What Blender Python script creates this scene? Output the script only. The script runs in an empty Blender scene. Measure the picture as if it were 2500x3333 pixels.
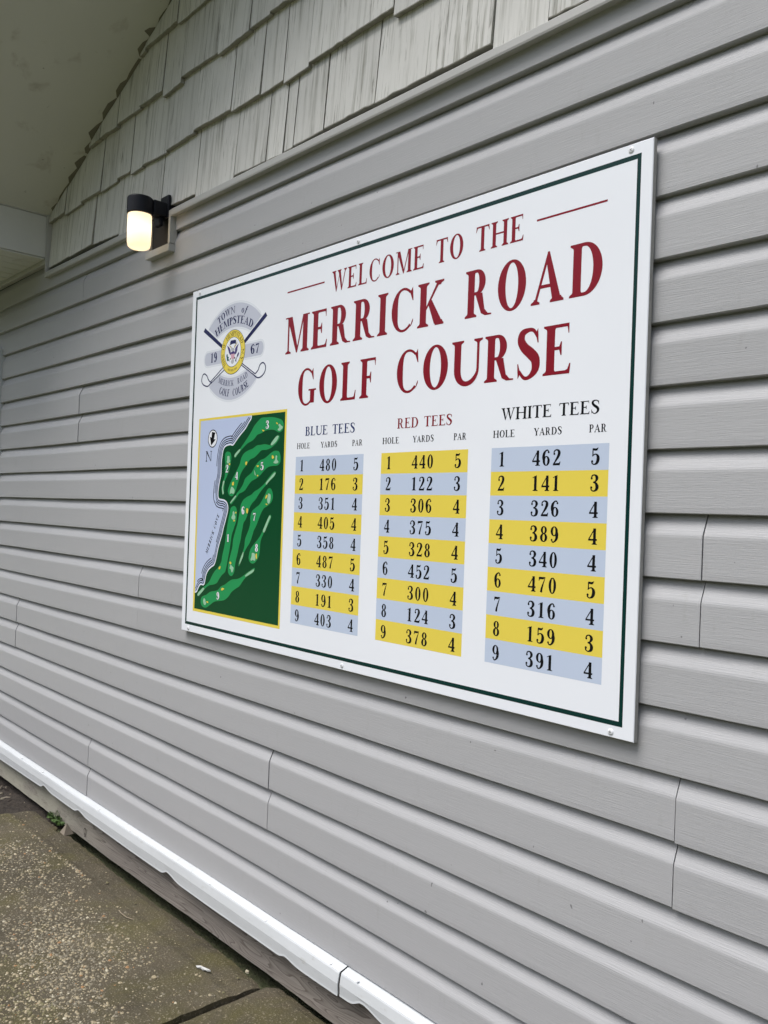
import bpy, bmesh, math, random
import numpy as np
from mathutils import Vector, Matrix
from mathutils.geometry import tessellate_polygon

# ------------------------------------------------------------------ camera, sky, sun, exposure
scene = bpy.context.scene
COL = scene.collection
R = math.radians

def camera():
    yaw, pitch, roll = 0.831274975, 0.00246080, 0.0346362
    f = Vector((-math.sin(yaw)*math.cos(pitch), math.cos(yaw)*math.cos(pitch), math.sin(pitch)))
    r = f.cross(Vector((0, 0, 1))).normalized(); u = r.cross(f)
    r2 = r*math.cos(roll) + u*math.sin(roll); u2 = -r*math.sin(roll) + u*math.cos(roll)
    cam = bpy.data.cameras.new('camera'); o = bpy.data.objects.new('camera', cam); COL.objects.link(o)
    m = Matrix((( r2.x, u2.x, -f.x, 2.73287992), (r2.y, u2.y, -f.y, -1.52345626), (r2.z, u2.z, -f.z, 1.44204417), (0, 0, 0, 1)))
    o.matrix_world = m
    cam.sensor_fit = 'VERTICAL'; cam.sensor_height = 36.0; cam.lens = 36.0*2747.003/3333.0
    cam.clip_start = 0.05; cam.clip_end = 2000
    scene.camera = o
camera()

SUN_ELEV, SUN_AZ = R(64), R(196)      # high soft light in front of the wall, behind the camera
world = bpy.data.worlds.new('World'); scene.world = world; world.use_nodes = True
nt = world.node_tree; nt.nodes.clear()
wo = nt.nodes.new('ShaderNodeOutputWorld'); bg = nt.nodes.new('ShaderNodeBackground')
sky = nt.nodes.new('ShaderNodeTexSky'); sky.sky_type = 'NISHITA'; sky.sun_disc = False
sky.sun_elevation = SUN_ELEV; sky.sun_rotation = SUN_AZ; sky.dust_density = 4.0; sky.air_density = 1.2; sky.ozone_density = 1.0
hs = nt.nodes.new('ShaderNodeHueSaturation'); hs.inputs['Saturation'].default_value = 0.72
nt.links.new(sky.outputs[0], hs.inputs['Color']); nt.links.new(hs.outputs[0], bg.inputs['Color'])
bg.inputs['Strength'].default_value = 0.115
nt.links.new(bg.outputs[0], wo.inputs['Surface'])
sl = bpy.data.lights.new('sun', 'SUN'); sl.energy = 2.0; sl.angle = R(38); sl.color = (0.985, 0.99, 1.0)
so = bpy.data.objects.new('sun', sl); COL.objects.link(so)
sd = Vector((math.sin(SUN_AZ)*math.cos(SUN_ELEV), math.cos(SUN_AZ)*math.cos(SUN_ELEV), math.sin(SUN_ELEV)))
so.rotation_euler = sd.to_track_quat('Z', 'Y').to_euler(); so.location = (2, -6, 8)
scene.view_settings.view_transform = 'Standard'; scene.view_settings.look = 'None'
scene.view_settings.gamma = 1.0; scene.view_settings.exposure = 0.68
scene.render.engine = 'CYCLES'; scene.cycles.max_bounces = 10; scene.cycles.diffuse_bounces = 6

# ------------------------------------------------------------------ materials
class N:
    def __init__(s, name):
        s.m = bpy.data.materials.new(name); s.m.use_nodes = True; s.t = s.m.node_tree
        s.t.nodes.clear(); s.out = s.n('OutputMaterial'); s.b = s.n('BsdfPrincipled')
        s.l(s.b.outputs[0], s.out.inputs['Surface'])
        s.tc = s.n('TexCoord')
    def n(s, t): return s.t.nodes.new('ShaderNode'+t)
    def l(s, a, b): s.t.links.new(a, b)
    def mapping(s, scale, src='Object'):
        mp = s.n('Mapping'); s.l(s.tc.outputs[src], mp.inputs['Vector']); mp.inputs['Scale'].default_value = scale
        return mp.outputs[0]
    def noise(s, vec, scale, detail=4, rough=0.55, dist=0.0):
        q = s.n('TexNoise'); s.l(vec, q.inputs['Vector']); q.inputs['Scale'].default_value = scale
        q.inputs['Detail'].default_value = detail; q.inputs['Roughness'].default_value = rough; q.inputs['Distortion'].default_value = dist
        return q.outputs['Fac']
    def ramp(s, fac, *stops):
        q = s.n('ValToRGB'); s.l(fac, q.inputs[0]); e = q.color_ramp.elements
        while len(e) > 2: e.remove(e[-1])
        for i, (p, c) in enumerate(stops):
            k = e[i] if i < 2 else e.new(p)
            k.position = p; k.color = (*c, 1) if len(c) == 3 else c
        return q.outputs[0]
    def mix(s, fac, a, b, mode='MIX'):
        q = s.n('Mix'); q.data_type = 'RGBA'; q.blend_type = mode
        for inp, v in ((q.inputs[0], fac), (q.inputs[6], a), (q.inputs[7], b)):
            if isinstance(v, (int, float)): inp.default_value = v
            elif isinstance(v, tuple): inp.default_value = (*v, 1)
            else: s.l(v, inp)
        return q.outputs[2]
    def bump(s, h, dist, strength=1.0, prev=None):
        q = s.n('Bump'); s.l(h, q.inputs['Height']); q.inputs['Distance'].default_value = dist; q.inputs['Strength'].default_value = strength
        if prev is not None: s.l(prev, q.inputs['Normal'])
        s.last = q.outputs[0]; s.l(q.outputs[0], s.b.inputs['Normal']); return q.outputs[0]
    def col(s, c):
        if isinstance(c, tuple): s.b.inputs['Base Color'].default_value = (*c, 1)
        else: s.l(c, s.b.inputs['Base Color'])
    def r(s, v):
        if isinstance(v, float): s.b.inputs['Roughness'].default_value = v
        else: s.l(v, s.b.inputs['Roughness'])

def g3(v): return (v, v, v)

def plain(name, c, rough=0.5, var=0.06, spec=0.5):
    m = N(name); v = m.mapping((1, 1, 1)); n = m.noise(v, 9, 5)
    m.col(m.mix(n, tuple(max(0, x*(1-var)) for x in c), tuple(x*(1+var) for x in c))); m.r(rough)
    m.b.inputs['Specular IOR Level'].default_value = spec
    return m.m

def ink(name, c, rough=0.27):
    m = N(name); v = m.mapping((1, 1, 1))
    n = m.noise(v, 3, 4); m.col(m.mix(n, tuple(x*0.96 for x in c), tuple(min(1, x*1.04+0.002) for x in c)))
    m.r(rough); m.b.inputs['Specular IOR Level'].default_value = 0.22
    h = m.noise(m.mapping((1, 1, 1)), 420, 2); m.bump(h, 0.0002, 0.35)
    return m.m

def mat_siding():
    m = N('grey_vinyl'); oi = m.n('ObjectInfo')
    big = m.noise(m.mapping((0.6, 1, 2.2)), 1.3, 4)
    base = m.mix(big, (0.366, 0.366, 0.372), (0.402, 0.401, 0.406))
    vr = m.n('MapRange'); m.l(oi.outputs['Random'], vr.inputs[0]); vr.inputs[3].default_value = 0.97; vr.inputs[4].default_value = 1.03
    q = m.n('HueSaturation'); m.l(base, q.inputs['Color']); m.l(vr.outputs[0], q.inputs['Value'])
    dirt = m.noise(m.mapping((9, 1, 3)), 5, 6, 0.65)
    dc = m.ramp(dirt, (0.60, g3(1.0)), (0.86, (0.90, 0.895, 0.87)))
    spk = m.noise(m.mapping((1, 1, 1)), 55, 1)
    sc = m.ramp(spk, (0.805, g3(1.0)), (0.83, g3(0.35)))
    c = m.mix(1.0, q.outputs[0], dc, 'MULTIPLY'); c = m.mix(0.8, c, sc, 'MULTIPLY')
    m.col(c); m.r(0.46); m.b.inputs['Specular IOR Level'].default_value = 0.20
    g1 = m.noise(m.mapping((14, 40, 420)), 1.0, 5, 0.65, 0.7)
    g2 = m.noise(m.mapping((60, 60, 1100)), 1.0, 2, 0.5, 0.3)
    b1 = m.bump(g1, 0.0011, 0.55); m.bump(g2, 0.0005, 0.4, b1)
    return m.m

def mat_shingle():
    m = N('painted_cedar'); oi = m.n('ObjectInfo')
    v = m.mapping((1, 1, 1))
    vr = m.n('MapRange'); m.l(oi.outputs['Random'], vr.inputs[0]); vr.inputs[3].default_value = 0.93; vr.inputs[4].default_value = 1.05
    # offset the grain from shingle to shingle
    add = m.n('VectorMath'); add.operation = 'ADD'; m.l(m.tc.outputs['Object'], add.inputs[0])
    sc = m.n('VectorMath'); sc.operation = 'SCALE'; cmb = m.n('CombineXYZ'); m.l(oi.outputs['Random'], cmb.inputs[0]); m.l(oi.outputs['Random'], cmb.inputs[2])
    m.l(cmb.outputs[0], sc.inputs[0]); sc.inputs['Scale'].default_value = 37.0; m.l(sc.outputs[0], add.inputs[1])
    def mp(scale):
        q = m.n('Mapping'); m.l(add.outputs[0], q.inputs['Vector']); q.inputs['Scale'].default_value = scale; return q.outputs[0]
    grain = m.noise(mp((130, 60, 2.6)), 1.0, 5, 0.7, 0.6)
    streak = m.noise(mp((62, 20, 1.4)), 1.0, 5, 0.7, 0.3)
    patch = m.noise(mp((9, 9, 5)), 1.0, 4, 0.6)
    base = m.mix(patch, (0.53, 0.525, 0.495), (0.65, 0.64, 0.605))
    q = m.n('HueSaturation'); m.l(base, q.inputs['Color']); m.l(vr.outputs[0], q.inputs['Value'])
    s1 = m.ramp(streak, (0.50, g3(1.0)), (0.66, (0.46, 0.46, 0.42)))
    s2 = m.ramp(grain, (0.56, g3(1.0)), (0.67, (0.30, 0.29, 0.26)))
    pm = m.ramp(patch, (0.42, g3(0.15)), (0.58, g3(1.0)))
    pm2 = m.ramp(m.noise(mp((5, 5, 3)), 1.0, 4, 0.6), (0.38, g3(0.25)), (0.66, g3(1.0)))
    c = m.mix(pm2, q.outputs[0], m.mix(1.0, q.outputs[0], s1, 'MULTIPLY')); c = m.mix(pm, c, m.mix(1.0, c, s2, 'MULTIPLY'))
    m.col(c); m.r(0.72); m.b.inputs['Specular IOR Level'].default_value = 0.25
    b1 = m.bump(grain, 0.0022, 0.6); m.bump(streak, 0.003, 0.5, b1)
    return m.m

def mat_shingle_end():
    m = N('shingle_butt'); n = m.noise(m.mapping((60, 30, 60)), 1.0, 4, 0.7)
    m.col(m.mix(n, (0.16, 0.155, 0.13), (0.40, 0.39, 0.34))); m.r(0.85); m.bump(n, 0.003, 0.8); return m.m

def mat_soffit():
    m = N('painted_soffit'); v = m.mapping((1, 1, 1))
    n = m.noise(m.mapping((1.2, 1.2, 1.2)), 2.0, 4)
    c = m.mix(n, (0.50, 0.505, 0.46), (0.56, 0.56, 0.51))
    st = m.noise(v, 6.0, 5, 0.6, 0.4)
    c = m.mix(m.ramp(st, (0.60, g3(0)), (0.72, g3(0.55))), c, (0.27, 0.235, 0.19))
    spk = m.noise(v, 30, 2); c = m.mix(m.ramp(spk, (0.74, g3(0)), (0.78, g3(0.6))), c, (0.10, 0.10, 0.08))
    m.col(c); m.r(0.7); m.bump(m.noise(v, 60, 3), 0.001, 0.4); return m.m

def mat_ply_edge():
    m = N('plywood_edge'); n = m.noise(m.mapping((900, 900, 4)), 1.0, 3, 0.5, 1.0)
    n2 = m.noise(m.mapping((1, 1, 1)), 60, 5)
    c = m.mix(n2, (0.30, 0.295, 0.28), (0.44, 0.435, 0.42)); c = m.mix(m.ramp(n, (0.45, g3(0)), (0.7, g3(0.55))), c, (0.17, 0.155, 0.13))
    m.col(c); m.r(0.8); m.bump(n2, 0.0012, 0.8); return m.m

def mat_white_metal():
    m = N('white_coil_metal'); n = m.noise(m.mapping((3, 3, 14)), 2.0, 5, 0.6)
    c = m.mix(n, (0.52, 0.54, 0.55), (0.60, 0.62, 0.63))
    d = m.noise(m.mapping((20, 20, 40)), 1.0, 6, 0.7); c = m.mix(1.0, c, m.ramp(d, (0.60, g3(1)), (0.82, (0.72, 0.69, 0.62))), 'MULTIPLY')
    m.col(c); m.r(0.34); m.b.inputs['Specular IOR Level'].default_value = 0.45
    m.bump(m.noise(m.mapping((4, 4, 4)), 1.6, 3), 0.006, 0.5); return m.m

def mat_board():
    m = N('weathered_timber')
    w = m.noise(m.mapping((1.1, 3, 15)), 1.0, 2, 0.5, 0.9)
    rings = m.n('Math'); rings.operation = 'FRACT'; mul = m.n('Math'); mul.operation = 'MULTIPLY'; m.l(w, mul.inputs[0]); mul.inputs[1].default_value = 19.0
    m.l(mul.outputs[0], rings.inputs[0])
    fine = m.noise(m.mapping((10, 20, 420)), 1.0, 5, 0.7, 0.4)
    lich = m.noise(m.mapping((2, 2, 6)), 3.0, 6, 0.7)
    c = m.mix(m.ramp(rings.outputs[0], (0.0, g3(0.15)), (0.75, g3(0.5)), (0.93, g3(1.0))), (0.33, 0.295, 0.262), (0.12, 0.096, 0.082))
    c = m.mix(m.ramp(fine, (0.4, g3(0)), (0.8, g3(0.5))), c, (0.115, 0.09, 0.075))
    gx = m.n('SeparateXYZ'); m.l(m.tc.outputs['Object'], gx.inputs[0])
    left = m.n('MapRange'); m.l(gx.outputs[0], left.inputs[0]); left.inputs[1].default_value = 0.45; left.inputs[2].default_value = -0.35; left.inputs[3].default_value = 0.12; left.inputs[4].default_value = 1.0
    lm = m.n('Math'); lm.operation = 'MULTIPLY'; m.l(m.ramp(lich, (0.28, g3(0)), (0.50, g3(0.9))), lm.inputs[0]); m.l(left.outputs[0], lm.inputs[1])
    c = m.mix(lm.outputs[0], c, (0.38, 0.365, 0.29))
    m.col(c); m.r(0.85); b1 = m.bump(fine, 0.0012, 0.7); m.bump(rings.outputs[0], 0.0008, 0.4, b1); return m.m

def mat_concrete(name='mossy_concrete', lighter=1.0):
    m = N(name); v = m.mapping((1, 1, 1))
    a = m.noise(v, 2.3, 6, 0.6, 0.4); b = m.noise(v, 26, 6, 0.7); s = m.noise(v, 150, 3, 0.75); mo = m.noise(v, 3.7, 5, 0.6, 0.6)
    c = m.mix(m.ramp(a, (0.35, g3(0)), (0.65, g3(1))), (0.044*lighter, 0.036*lighter, 0.022*lighter), (0.098*lighter, 0.081*lighter, 0.052*lighter))
    c = m.mix(m.ramp(b, (0.40, g3(0)), (0.70, g3(0.75))), c, (0.075, 0.066, 0.045))
    c = m.mix(m.ramp(mo, (0.46, g3(0)), (0.66, g3(0.62))), c, (0.082, 0.073, 0.022))
    c = m.mix(m.ramp(s, (0.56, g3(0)), (0.70, g3(0.8))), c, (0.29, 0.25, 0.18))
    li = m.noise(v, 14, 4, 0.75, 0.5); c = m.mix(m.ramp(li, (0.70, g3(0)), (0.78, g3(0.6))), c, (0.33, 0.31, 0.265))
    m.col(c); m.r(0.88); m.b.inputs['Specular IOR Level'].default_value = 0.3
    b1 = m.bump(s, 0.0035, 1.0); b2 = m.bump(b, 0.009, 0.8, b1); m.bump(a, 0.01, 0.4, b2); return m.m

def mat_soil():
    m = N('dark_soil'); v = m.mapping((1, 1, 1)); a = m.noise(v, 30, 8, 0.75); b = m.noise(v, 5, 4)
    c = m.mix(m.ramp(a, (0.35, g3(0)), (0.75, g3(1))), (0.012, 0.009, 0.007), (0.075, 0.057, 0.042)); c = m.mix(b, c, m.mix(0.5, c, (0.05, 0.04, 0.03)))
    m.col(c); m.r(0.95); m.bump(a, 0.02, 1.0); return m.m

def mat_lawn():
    m = N('lawn'); v = m.mapping((1, 1, 1)); a = m.noise(v, 0.6, 6, 0.6); b = m.noise(v, 45, 4, 0.7)
    c = m.mix(a, (0.095, 0.118, 0.050), (0.150, 0.160, 0.080)); c = m.mix(m.ramp(b, (0.4, g3(0)), (0.7, g3(0.6))), c, (0.17, 0.155, 0.10))
    m.col(c); m.r(0.95); m.bump(b, 0.03, 0.8); return m.m

def mat_glow():
    m = bpy.data.materials.new('frosted_glass_lit'); m.use_nodes = True; t = m.node_tree; t.nodes.clear()
    out = t.nodes.new('ShaderNodeOutputMaterial'); tr = t.nodes.new('ShaderNodeBsdfTranslucent'); df = t.nodes.new('ShaderNodeBsdfPrincipled')
    em = t.nodes.new('ShaderNodeEmission'); mx = t.nodes.new('ShaderNodeMixShader'); ad = t.nodes.new('ShaderNodeAddShader')
    tr.inputs[0].default_value = (1.0, 0.93, 0.80, 1); df.inputs['Base Color'].default_value = (0.85, 0.80, 0.70, 1); df.inputs['Roughness'].default_value = 0.3
    em.inputs[0].default_value = (1.0, 0.78, 0.58, 1); em.inputs[1].default_value = 0.15
    mx.inputs[0].default_value = 0.5; t.links.new(tr.outputs[0], mx.inputs[1]); t.links.new(df.outputs[0], mx.inputs[2])
    t.links.new(mx.outputs[0], ad.inputs[0]); t.links.new(em.outputs[0], ad.inputs[1]); t.links.new(ad.outputs[0], out.inputs[0])
    return m

def mat_emit(name, c, s):
    m = bpy.data.materials.new(name); m.use_nodes = True; t = m.node_tree; t.nodes.clear()
    out = t.nodes.new('ShaderNodeOutputMaterial'); em = t.nodes.new('ShaderNodeEmission'); em.inputs[0].default_value = (*c, 1); em.inputs[1].default_value = s
    t.links.new(em.outputs[0], out.inputs[0]); return m

def mat_glass():
    m = N('window_glass'); m.col((0.02, 0.025, 0.03)); m.r(0.05); m.bump(m.noise(m.mapping((1, 1, 1)), 1.5, 2), 0.001, 0.2); return m.m

M = dict(
    siding=mat_siding(), shingle=mat_shingle(), butt=mat_shingle_end(), soffit=mat_soffit(), ply=mat_ply_edge(), metal=mat_white_metal(),
    timber=mat_board(), concrete=mat_concrete(), concrete2=mat_concrete('worn_concrete', 0.85), soil=mat_soil(), lawn=mat_lawn(),
    glow=mat_glow(), bulb=mat_emit('hot_filament', (1.0, 0.82, 0.58), 9.5), glass=mat_glass(),
    trim=plain('grey_vinyl_trim', (0.40, 0.395, 0.375), 0.45), eave=plain('painted_eave', (0.58, 0.58, 0.56), 0.6, 0.05),
    dark=plain('dark_sheathing', (0.03, 0.028, 0.026), 0.9, 0.2), black=plain('black_enamel', (0.004, 0.0045, 0.008), 0.45, 0.2, 0.25), caulk=plain('old_caulk', (0.17, 0.16, 0.125), 0.9, 0.3),
    panel=plain('dark_grey_panel', (0.030, 0.028, 0.027), 0.8, 0.2, 0.2), roof=plain('asphalt_roofing', (0.07, 0.07, 0.072), 0.95, 0.3),
    board=ink('white_sign_face', (0.78, 0.80, 0.84), 0.36), red=ink('red_ink', (0.215, 0.006, 0.016)), navy=ink('navy_ink', (0.012, 0.014, 0.075)),
    blue=ink('blue_ink', (0.004, 0.018, 0.11)), ink=ink('black_ink', (0.006, 0.006, 0.008)), green=ink('green_border_ink', (0.002, 0.028, 0.024)),
    yellow=ink('yellow_ink', (0.74, 0.59, 0.085)), pale=ink('pale_blue_ink', (0.49, 0.56, 0.69)), mapdark=ink('map_dark_green', (0.003, 0.060, 0.020)),
    mapfair=ink('map_fairway_green', (0.018, 0.275, 0.085)), mapline=ink('map_outline_green', (0.012, 0.075, 0.016)),
    mappale=ink('map_pale_green', (0.30, 0.55, 0.36)), water=ink('map_water_blue', (0.47, 0.54, 0.73)), lilac=ink('emblem_grey', (0.50, 0.52, 0.60)),
    halo=ink('decal_edge', (0.70, 0.725, 0.77)), gold=ink('emblem_gold', (0.42, 0.33, 0.12)), pink=ink('emblem_pink', (0.62, 0.36, 0.44)), teal=ink('emblem_teal', (0.04, 0.12, 0.13)),
    purple=ink('emblem_purple', (0.07, 0.05, 0.17)), feather=ink('emblem_feather_grey', (0.45, 0.46, 0.48)), brown=ink('emblem_brown_ink', (0.10, 0.06, 0.03)),
    screw=plain('painted_screw', (0.74, 0.75, 0.77), 0.4), slot=plain('screw_slot', (0.16, 0.16, 0.16), 0.8),
    peb1=plain('tan_pebble', (0.27, 0.225, 0.14), 0.6, 0.2), peb2=plain('grey_pebble', (0.155, 0.135, 0.093), 0.65, 0.25), peb3=plain('white_pebble', (0.40, 0.36, 0.26), 0.55, 0.1),
    peb4=plain('ochre_pebble', (0.26, 0.14, 0.055), 0.6, 0.2), peb5=plain('olive_pebble', (0.13, 0.115, 0.055), 0.75, 0.25),
    wood=plain('added_tree_foliage', (0.028, 0.040, 0.018), 0.95, 0.4),  # for the tree band added out of view behind the camera
    fern=plain('fern_green', (0.070, 0.125, 0.028), 0.6, 0.3), twig=plain('dry_twig', (0.26, 0.215, 0.15), 0.8, 0.3), chip=plain('wood_chip', (0.20, 0.17, 0.13), 0.85, 0.3),
    paper=plain('white_scrap', (0.48, 0.48, 0.46), 0.8), knot=plain('timber_knot', (0.028, 0.020, 0.015), 0.9, 0.3), curtain=plain('window_blind', (0.35, 0.35, 0.33), 0.8),
)

# ------------------------------------------------------------------ object helpers
def world_loc(p):
    v = Vector((0, 0, 0))
    while p is not None: v += p.location; p = p.parent
    return v

class MB:
    """collects geometry in world coordinates; build() links it as ONE mesh object"""
    def __init__(s): s.v = []; s.f = []; s.mi = []
    def add(s, vs, fs, mi=0):
        k = len(s.v); s.v += [tuple(q) for q in vs]; s.f += [tuple(i+k for i in f) for f in fs]; s.mi += [mi]*len(fs); return s
    def box(s, x0, x1, y0, y1, z0, z1, mi=0):
        return s.add([(x0,y0,z0),(x1,y0,z0),(x1,y1,z0),(x0,y1,z0),(x0,y0,z1),(x1,y0,z1),(x1,y1,z1),(x0,y1,z1)],
                     [(0,3,2,1),(4,5,6,7),(0,1,5,4),(1,2,6,5),(2,3,7,6),(3,0,4,7)], mi)
    def lathe(s, c, prof, n=32, axis='z', mi=0):
        vs = []; fs = []
        for (r, h) in prof:
            for i in range(n):
                a = 2*math.pi*i/n
                p = (r*math.cos(a), r*math.sin(a), h) if axis == 'z' else (r*math.cos(a), h, r*math.sin(a))
                vs.append((c[0]+p[0], c[1]+p[1], c[2]+p[2]))
        for j in range(len(prof)-1):
            for i in range(n):
                fs.append((j*n+i, j*n+(i+1) % n, (j+1)*n+(i+1) % n, (j+1)*n+i))
        if prof[0][0] > 1e-6: fs.append(tuple(range(n))[::-1])
        if prof[-1][0] > 1e-6: fs.append(tuple((len(prof)-1)*n+i for i in range(n)))
        return s.add(vs, fs, mi)
    def tube(s, pts, rads, n=6, mi=0):
        vs = []; fs = []
        for i, p in enumerate(pts):
            p = Vector(p); d = Vector(pts[min(i+1, len(pts)-1)]) - Vector(pts[max(i-1, 0)]); d.normalize()
            a = d.cross(Vector((0.13, 0.21, 0.97))).normalized(); b = d.cross(a)
            for k in range(n):
                t = 2*math.pi*k/n; vs.append(p + (a*math.cos(t)+b*math.sin(t))*rads[i])
        for i in range(len(pts)-1):
            for k in range(n): fs.append((i*n+k, i*n+(k+1) % n, (i+1)*n+(k+1) % n, (i+1)*n+k))
        fs += [tuple(range(n)), tuple((len(pts)-1)*n+k for k in range(n))]
        return s.add(vs, fs, mi)
    def build(s, name, mats, parent=None, smooth=False, bevel=0.0, **props):
        if not isinstance(mats, (list, tuple)): mats = [mats]
        me = bpy.data.meshes.new(name); off = world_loc(parent)
        me.from_pydata([(a-off.x, b-off.y, c-off.z) for a, b, c in s.v], [], s.f)
        for m in mats: me.materials.append(m)
        me.polygons.foreach_set('material_index', s.mi)
        if smooth: me.polygons.foreach_set('use_smooth', [True]*len(s.f))
        me.update()
        if s.f:
            bm = bmesh.new(); bm.from_mesh(me); bmesh.ops.recalc_face_normals(bm, faces=bm.faces) if not props.pop('keep', False) else None
            bm.to_mesh(me); bm.free()
        o = bpy.data.objects.new(name, me); COL.objects.link(o)
        if parent is not None: o.parent = parent
        if bevel:
            b = o.modifiers.new('bevel', 'BEVEL'); b.width = bevel; b.segments = 2; b.limit_method = 'ANGLE'
        for k, v in props.items(): o[k] = v
        return o

def empty(name, loc, label, category, group=None):
    o = bpy.data.objects.new(name, None); COL.objects.link(o); o.location = loc; o.empty_display_size = 0.1
    o['label'] = label; o['category'] = category
    if group: o['group'] = group
    return o

def part_empty(name, parent):
    raise NotImplementedError

# ------------------------------------------------------------------ a serif alphabet drawn as flat shapes (cap height 1)
def catmull(pts, n=6, closed=False):
    P = [np.array(p, float) for p in pts]; out = []; L = len(P)
    rng = range(L) if closed else range(L-1)
    for i in rng:
        if closed: p0, p1, p2, p3 = P[(i-1) % L], P[i], P[(i+1) % L], P[(i+2) % L]
        else: p0, p1, p2, p3 = P[max(i-1, 0)], P[i], P[i+1], P[min(i+2, L-1)]
        for k in range(n):
            t = k/n
            out.append(0.5*((2*p1)+(-p0+p2)*t+(2*p0-5*p1+4*p2-p3)*t*t+(-p0+3*p1-3*p2+p3)*t**3))
    if not closed: out.append(P[-1])
    return out

def ribbon_quads(pts, ws, n=6, closed=False):
    q = catmull([(*p, w) for p, w in zip(pts, ws)], n, closed); L = len(q); A = []; B = []
    for i in range(L):
        a = q[(i-1) % L] if closed else q[max(i-1, 0)]; b = q[(i+1) % L] if closed else q[min(i+1, L-1)]
        d = (b-a)[:2]; d = d/(np.hypot(*d)+1e-9); nn = np.array((-d[1], d[0]))*max(q[i][2], 0.002)/2
        A.append(q[i][:2]+nn); B.append(q[i][:2]-nn)
    return [[tuple(A[i]), tuple(A[(i+1) % L]), tuple(B[(i+1) % L]), tuple(B[i])] for i in range(L if closed else L-1)]

def ring_quads(cx, cy, rx, ry, st, th, a0=0, a1=360, n=32):
    out = []; k = max(6, int(n*abs(a1-a0)/360)); P = []
    for i in range(k+1):
        a = math.radians(a0+(a1-a0)*i/k); c, s = math.cos(a), math.sin(a)
        P.append(((cx+rx*c, cy+ry*s), (cx+(rx-st)*c, cy+(ry-th)*s)))
    for i in range(k): out.append([P[i][0], P[i+1][0], P[i+1][1], P[i][1]])
    return out

def disc(cx, cy, r, r2=None, n=14):
    r2 = r2 or r
    return [[(cx+r*math.cos(2*math.pi*i/n), cy+r2*math.sin(2*math.pi*i/n)) for i in range(n)]]

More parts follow.
